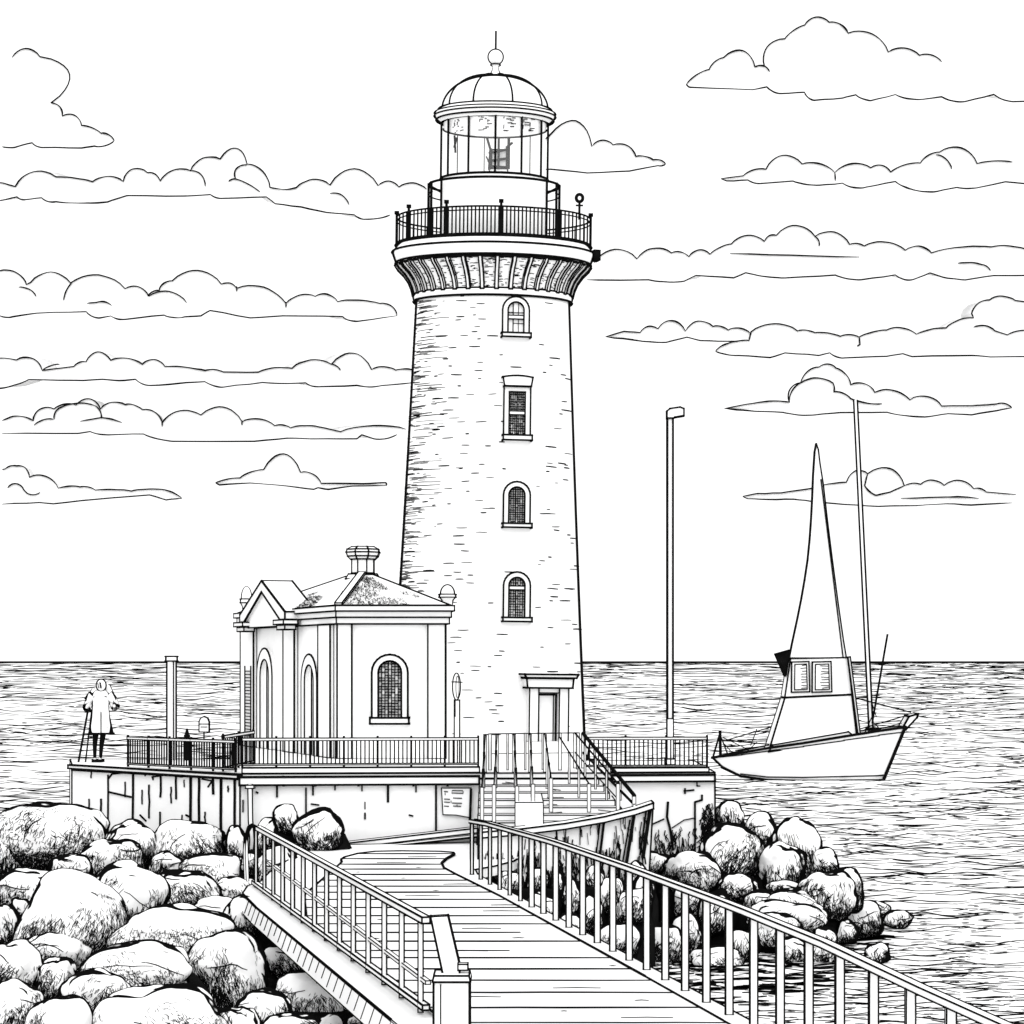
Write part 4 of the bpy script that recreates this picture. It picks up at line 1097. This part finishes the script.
# left column
b0 = V((171.5-CX)*49/F, 47.5, TER); d = 47.5
cpst = thing('mooring_column', P(171.5, 765, d), 'plain white column with a flat cap standing behind the left railing', 'column')
mb = MB(); zt_ = P(0, 661, d).z; c = P(171.5, 0, d).x
mb.lathe((c, d, 0), [(5.6*d/F, 2.7), (5.6*d/F, zt_)], 24); mb.edge((c+.065, d-.13, 2.8), (c+.065, d-.13, zt_), w_at(1, d)); mb.build('shaft', [outline(.75, 0), INK], cpst)
mb = MB(); mb.lathe((c, d, 0), [(6.6*d/F, zt_), (6.6*d/F, zt_+.1)], 24); mb.ring((c, d, 0), 6.6*d/F, zt_, w_at(1.4, d), 1, 24); mb.ring((c, d, 0), 6.6*d/F, zt_+.1, w_at(1.4, d), 1, 24); mb.build('cap', [outline(.7, 0), INK], cpst)
# small lantern
d = 47.0; c = P(204, 740, d); ln = thing('lantern', P(204, 763, d), 'small faint arched lantern on a stick above the left railing', 'lantern')
mb = MB(); mb.edge(P(204, 763, d), P(204, 733, d), w_at(1.2, d)); mb.build('stick', [INK, INK], ln)
mb = MB(); q = [(199, 732), (199, 722), (200.5, 718), (204, 716.5), (207.5, 718), (209, 722), (209, 732)]
mb.prism([P(x, y_, d-.05) for x, y_ in q], (0, .1, 0), w_at(1, d)); mb.edge(P(199, 724, d-.06), P(209, 724, d-.06), w_at(.8, d)); mb.edge(P(201, 727, d-.06), P(207, 727, d-.06), w_at(.7, d)); mb.build('housing', None, ln)
d = 47.2; bo = thing('bollard', P(187, 763, d), 'little dark peg left of the small lantern behind the railing', 'bollard')
mb = MB(); mb.lathe(P(187, 763, d), [(.05, 0), (.05, .62), (.02, .74)], 10); mb.build('peg', [INK], bo)
mb = MB(); mb.lathe(P(187, 737, d), [(.07, 0), (.07, .05)], 10); mb.build('collar', [INK], bo)
# loop sign right of the building
d = 46.2; sg = thing('loop_sign', P(457, 765, d), 'slim post with an upright oval hoop on top right of the building', 'signpost')
mb = MB(); mb.beam(P(457, 765, d), P(457, 700, d), 5.4*d/F, .1, w_at(1.1, d)); mb.edge(P(455, 716, d-.06), P(455, 700, d-.06), w_at(1.2, d)); mb.build('post', None, sg)
mb = MB(); mb.tube([P(456.5+4*math.sin(t*pi/12), 686.5-13.5*math.cos(t*pi/12), d) for t in range(25)], w_at(.65, d), 1, 6)
mb.tube([P(457.5+1.6*math.sin(t*pi/12), 687-11*math.cos(t*pi/12), d) for t in range(25)], w_at(.4, d), 1, 6); mb.build('hoop', None, sg)

# ------------------------------------------------------------------ person at the wall end
d = 46.4; pr_ = thing('person', P(98, 762, d), 'person in long pale coat at the left terrace end, hands raised to head', 'person')
def skin(name, verts, edges, radii, mat, parent, sub=2):
    me = bpy.data.meshes.new(name); o0 = Vector(parent.location if parent.parent is None else parent.parent.location)
    me.from_pydata([tuple(Vector(v_)-o0) for v_ in verts], edges, []); me.materials.append(mat)
    o = bpy.data.objects.new(name, me); col.objects.link(o); o.parent = parent
    me.skin_vertices or None
    sk = o.modifiers.new('skin', 'SKIN'); 
    if not me.skin_vertices: bpy.context.view_layer.objects.active = o
    for i, r_ in enumerate(radii): me.skin_vertices[0].data[i].radius = (r_, r_)
    me.skin_vertices[0].data[0].use_root = True
    sk.use_smooth_shade = True
    sb = o.modifiers.new('sub', 'SUBSURF'); sb.levels = 1; sb.render_levels = 1
    dg = bpy.context.evaluated_depsgraph_get(); ev = o.evaluated_get(dg)
    m2 = bpy.data.meshes.new_from_object(ev); o.modifiers.clear(); o.data = m2
    return o
q = lambda x, y_, dy=0: P(x, y_, d+dy)
vs = []; es = []; rs = []
def vtx(p, r_, par=None):
    vs.append(p); rs.append(r_)
    if par is not None: es.append((par, len(vs)-1))
    return len(vs)-1
pel = vtx(q(100, 722), .15); ch_ = vtx(q(100.5, 705), .16, pel); nk = vtx(q(101, 694), .06, ch_); hd = vtx(q(101, 688), .08, nk); ht = vtx(q(101.5, 682.5), .095, hd)
for s_, hx, kx, fx, sh, el, wr in ((-1, 96, 94.8, 94.8, (94, 695), (86, 709), (96, 692)), (1, 104, 101.5, 100, (107, 695), (115, 708), (107, 687))):
    a = vtx(q(hx, 728), .065, pel); b = vtx(q(kx, 744, -.02), .04, a); c = vtx(q(fx, 757.5), .03, b); e_ = vtx(q(fx, 761, -.0), .045, c); vtx(q(fx+s_*.4, 761.3, .16), .035, e_)
    a = vtx(q(*sh), .07, ch_); b = vtx(q(*el, .05), .04, a); c = vtx(q(*wr, .14), .032, b); hnd = vtx(q(wr[0]+.3*s_, wr[1]-2.5, .16), .035, c)
    for j, L_ in enumerate((3.2, 3.8, 4.0, 3.7)):
        f1 = vtx(q(wr[0]+(j-1.5)*.75, wr[1]-2.5-L_*.5, .17), .01, hnd); vtx(q(wr[0]+(j-1.5)*.8, wr[1]-2.5-L_, .14), .008, f1)
    f1 = vtx(q(wr[0]-s_*2, wr[1]-2.3, .13), .011, hnd); vtx(q(wr[0]-s_*2.6, wr[1]-3.6, .1), .009, f1)
body = skin('body', vs, es, rs, outline(.5, 0), pr_)
# trousers
vs = []; es = []; rs = []
pel = vtx(q(100, 724), .14)
for s_, hx, kx, fx in ((-1, 96, 94.8, 94.8), (1, 103.5, 101.5, 100.4)):
    a = vtx(q(hx, 731), .075, pel); b = vtx(q(kx, 745, -.01), .052, a); c = vtx(q(fx, 759), .036, b)
skin('trousers', vs, es, rs, INK, pr_)
# coat
mb = MB(); cc = q(100, 0); k2 = d/F
sec = [(733, 12.2, 101), (725, 11, 100.5), (715, 9.4, 100.5), (706, 8.6, 100.5), (698, 9.2, 100.5), (693, 8.2, 100.5), (690.0, 4.4, 101)]
vs_ = []; fs_ = []; m = 24
for y_, hw_, cx_ in sec:
    p = q(cx_, y_)
    for j in range(m):
        t = 2*pi*j/m; fl = 1+(.06*math.sin(5*t) if y_ > 715 else 0); vs_.append(p+V(hw_*k2*math.cos(t)*fl, hw_*k2*.62*math.sin(t)*fl, 0))
for i in range(len(sec)-1):
    for j in range(m): fs_.append((i*m+j, i*m+(j+1) % m, (i+1)*m+(j+1) % m, (i+1)*m+j))
fs_.append(tuple(range((len(sec)-1)*m, len(sec)*m))[::-1]); fs_.append(tuple(range(m)))
mb.add(vs_, fs_, 0, True)
mb.edge(q(101, 712, -.13), q(101, 732.5, -.16), w_at(.8, d)); mb.edge(q(94, 697, -.09), q(107, 696.5, -.09), w_at(.7, d))
for j in range(m): mb.edge(vs_[j], vs_[(j+1) % m], w_at(1.1, d))
ct = mb.build('coat', [outline(.62, 0), INK], pr_)
for s_, sh, el, wr in ((-1, (93, 694.5), (86.5, 708), (95, 690)), (1, (108, 694.5), (115.5, 707), (107, 686.5))):
    mb = MB(); mb.tube([q(*sh), q((sh[0]+el[0])/2+s_, (sh[1]+el[1])/2-1, .03), q(*el, .05), q((el[0]+wr[0])/2, (el[1]+wr[1])/2, .1), q(*wr, .14)], [.11, .105, .1, .09, .075], 0, 14)
    mb.build('sleeve', [outline(.6, 0), INK], ct)
mb = MB(); hc = q(101.2, 685.3, -.02); u_, f3 = ico(2)
mb.add([hc+V(u.x*.118, u.y*.125, u.z*.145) for u in u_], f3, 0, True)
for j in (1, 3, 4): mb.edge(hc+V(-.07+.02*j, -.125, .07-abs(j-3)*.01), hc+V(-.05+.02*j, -.125, -.06), w_at(.6, d), 0)
mb.build('hair', [outline(.65, 0), INK], pr_)
mb = MB()
for s_ in (-1, 1): mb.box(q(95.5 if s_ < 0 else 100.6, 761, .04), (.1, .3, .07), .01, 0, 1)
mb.build('shoe', [INK, INK], pr_)
cr = thing('walking_stick', q(79, 762), 'long splayed walking stick leaning beside the person in the coat', 'walking stick')
mb = MB(); mb.edge(q(88, 710, .02), q(78.5, 762, .02), w_at(1.6, d)); mb.edge(q(91.5, 712, .06), q(85.5, 762, .06), w_at(1.2, d)); mb.build('shaft', [INK, INK], cr)
mb = MB(); mb.edge(q(86, 711, .04), q(93, 710, .04), w_at(2, d)); mb.build('handle', [INK, INK], cr)

# ------------------------------------------------------------------ boat
d = F*H/(779.5-CY); kb = d/F
bt = thing('sailing_boat', P(800, 779.5, d), 'small white sailing boat with wheelhouse and tall narrow sail moored right of the pier', 'boat')
def bp(px, py, y_=0): return P(px, py, d)+V(0, y_, 0)
st_ = [  # px of station, sheer y, bilge y, half beam top, half beam bottom
 (712.5, 757.5, 758.5, .03, .02), (722, 755.5, 768, .35, .1), (740, 752, 777, .7, .3), (766, 747, 781, 1.0, .55), (800, 742, 782, 1.15, .7), (840, 735.5, 782, 1.15, .75), (875, 730, 782, 1.05, .7)]
vs = []; fs = []
for px, sy, by, hb, hl in st_:
    a = P(px, sy, d); b = P(px, by, d)
    vs += [a+V(0, -hb, 0), b+V(0, -hl, 0), b+V(0, hl, 0), a+V(0, hb, 0)]
px = 901.5; a = P(901.5, 726.5, d); b = P(880, 782, d); vs += [a+V(0, -.85, 0), b+V(0, -.55, 0), b+V(0, .55, 0), a+V(0, .85, 0)]
m = len(st_)+1
for i in range(m-1):
    A = i*4; B = A+4; fs += [(A, A+1, B+1, B), (A+1, A+2, B+2, B+1), (A+2, A+3, B+3, B+2)]
fs += [((m-1)*4, (m-1)*4+1, (m-1)*4+2, (m-1)*4+3), (0, 3, 2, 1)]
mb = MB(); mb.add(vs, fs, 0)
for i in range(m-1):
    for j, wp in ((0, 2.2), (3, 1.2)): mb.edge(vs[i*4+j], vs[i*4+4+j], w_at(wp, d))
    o_ = V(0, -.01, 0); f1 = lambda q_, t_: vs[q_*4]+(vs[q_*4+1]-vs[q_*4])*t_
    mb.edge(f1(i, .08 if i else 0)+o_, f1(i+1, .09)+o_, w_at(1, d))
    if i >= 2: mb.edge(f1(i, .86)+V(0, -.02, 0), f1(i+1, .86)+V(0, -.02, 0), w_at(1.1, d)); 
    if i >= 1: mb.edge(f1(i, .95)+o_, f1(i+1, .95)+o_, w_at(2.2, d))
mb.edge(vs[0], vs[4]+(vs[5]-vs[4])*.9, w_at(2, d)); mb.edge(vs[4]+(vs[5]-vs[4])*.9, vs[8]+(vs[9]-vs[8])*.95, w_at(2, d))
mb.edge(vs[-4], vs[-3], w_at(2.8, d)); mb.edge(vs[-4], vs[-1], w_at(1.3, d))
hull = mb.build('hull', None, bt)
mb = MB(); pl = [vs[i*4]+V(0, .05, -.1) for i in range(m)]+[vs[i*4+3]+V(0, -.05, -.1) for i in range(m-1, -1, -1)]
mb.add(pl, [tuple(range(len(pl)))], 0); mb.build('deck', None, bt)
mb = MB(); mb.prism([bp(901, 726.5, -.5), bp(907, 716, -.5), bp(916, 713.5, -.5), bp(915, 717, -.5), bp(904, 729, -.5)], (0, 1.0, 0), w_at(1.6, d)); mb.build('stern_post', None, bt)
# wheelhouse
mb = MB()
def frus(lo_, hi_, yb, yt_):
    v_ = [bp(lo_[0], lo_[2], -yb), bp(lo_[1], lo_[3], -yb), bp(lo_[1], lo_[3], yb), bp(lo_[0], lo_[2], yb), bp(hi_[0], hi_[2], -yt_), bp(hi_[1], hi_[3], -yt_), bp(hi_[1], hi_[3], yt_), bp(hi_[0], hi_[2], yt_)]
    return v_, [(0,3,2,1), (4,5,6,7), (0,1,5,4), (1,2,6,5), (2,3,7,6), (3,0,4,7)]
v_, f_2 = frus((766, 854, 752, 738), (783, 849.5, 697.5, 694.5), .8, .62); mb.solid(v_, f_2, w_at(1.5, d))
cb = mb.build('cabin', None, bt)
mb = MB(); v_, f_2 = frus((783, 849.5, 697, 694), (789, 846, 658.5, 657.5), .62, .5); mb.solid(v_, f_2, w_at(1.3, d))
wh = mb.build('wheelhouse', None, bt)
mb = MB(); mb.prism([bp(766, 751, -.98), bp(770, 744, -.98), bp(845, 731, -.98), bp(850, 735, -.98), bp(857, 734, -.98), bp(857, 738, -.98)], (0, 1.9, 0), w_at(1.2, d)); mb.build('coaming', None, bt)
for x0, x1 in ((788.5, 807.5), (809, 829.5)):
    mb = MB(); dy = -.62; q_ = [bp(x0+1, 692, dy-.05), bp(x1, 691.5, dy-.05), bp(x1-.5, 661.5, dy+.03), bp(x0+1.5, 662, dy+.03)]
    mb.prism(q_, (0, .06, 0), w_at(1.2, d)); fr_ = mb.build('window_frame', None, wh)
    mb = MB()
    I = [bp(x0+4, 689.5, dy-.09), bp(x1-2.5, 689, dy-.09), bp(x1-3, 664, dy-.01), bp(x0+4.5, 664.5, dy-.01)]
    mb.prism(I, (0, .02, 0), w_at(.9, d))
    for i in range(9):
        t = (i+.5)/9; a = I[0]+(I[3]-I[0])*t+V(0, -.02, 0); b = I[1]+(I[2]-I[1])*t+V(0, -.02, 0)
        s0 = random.uniform(.45, .6) if x0 < 800 else random.uniform(.3, .5); mb.edge(a+(b-a)*s0, b+V(0, 0, random.uniform(-.04, .04)), w_at(.6, d), 0)
    for i in range(0):
        a = I[0]+(I[1]-I[0])*(.5+.2*i)+V(0, -.02, 0); b = I[3]+(I[2]-I[3])*(.45+.2*i)+V(0, -.02, 0); mb.edge(a, b, w_at(.7, d), 0)
    mb.build('pane', None, fr_)
mb = MB()
left = [(789, 658), (792, 643), (797, 620), (801, 600), (804.5, 580), (807.5, 560), (809.5, 540), (811, 519), (812, 500), (813, 475), (814.5, 452), (816, 444)]
right = [(818, 450), (819.5, 463), (823, 485), (827, 520), (832, 560), (838, 605), (843, 640), (846, 658)]
lp_ = left+right
mb.prism([bp(x, y_, -.12) for x, y_ in lp_], (0, .24, 0), w_at(1.25, d))
mb.edge(bp(820.5, 480, -.15), bp(842.5, 657, -.15), w_at(1.1, d)); 
mb.build('sail', None, bt)
mb = MB(); mb.beam(bp(846.5, 657, -.66), bp(856, 736, -.86), .1, 3.2*kb, w_at(1.2, d)); mb.build('boom_strut', None, bt)
mb = MB(); mb.tube([bp(871, 731), bp(855.5, 400)], [3.1*kb, 2.8*kb], 0, 16); mb.build('mast', [outline(.94, 0), INK], bt)
mb = MB(); mb.box(bp(871, 722), (.18, .2, .5), .02, 0, 1); mb.box(bp(872, 729), (.5, .3, .12), .02, 0, 1); mb.build('mast_step', [INK, INK], bt)
mb = MB(); mb.edge(bp(872, 722, -.1), bp(887, 635, -.1), w_at(1.6, d)); mb.build('whip_antenna', [INK, INK], bt)
mb = MB(); mb.solid([bp(775, 654, -.2), bp(789, 650, -.2), bp(789, 672, -.2), bp(784.5, 676, -.2), bp(775, 654, .2), bp(789, 650, .2), bp(789, 672, .2), bp(784.5, 676, .2)], [(0,3,2,1), (4,5,6,7), (0,1,5,4), (1,2,6,5), (2,3,7,6), (3,0,4,7)], w_at(1, d), 1); mb.build('horn', [INK, INK], bt)
mb = MB(); mb.beam(bp(720.5, 757), bp(720, 731), .07, .07, w_at(1, d), 1); mb.edge(bp(720, 733), bp(713, 757), w_at(1.6, d)); mb.edge(bp(721, 737), bp(728, 755), w_at(1.2, d)); mb.build('bow_post', [INK, INK], bt)
mb = MB()
for a, b, wp in [((722,741),(770,727),1), ((722,737),(745,748),.8), ((722,740),(768,744),1.1), ((735,750),(768,745),1), ((750,745),(756,729),.8), ((745,752),(756,742),.7), ((855,698),(909,712),1.2), ((858,729),(903,716),1), ((875,716),(870,700),.8), ((862,733),(900,723),.8), ((724,744),(732,753),.8), ((872,722),(880,730),.8), ((871,716),(864,732),.8)]:
    mb.edge(bp(*a, -.3), bp(*b, -.3), w_at(wp, d))
mb.build('rigging', [INK, INK], bt)

print('objects', len(bpy.data.objects), 'verts', sum(len(o.data.vertices) for o in bpy.data.objects if o.type == 'MESH'))
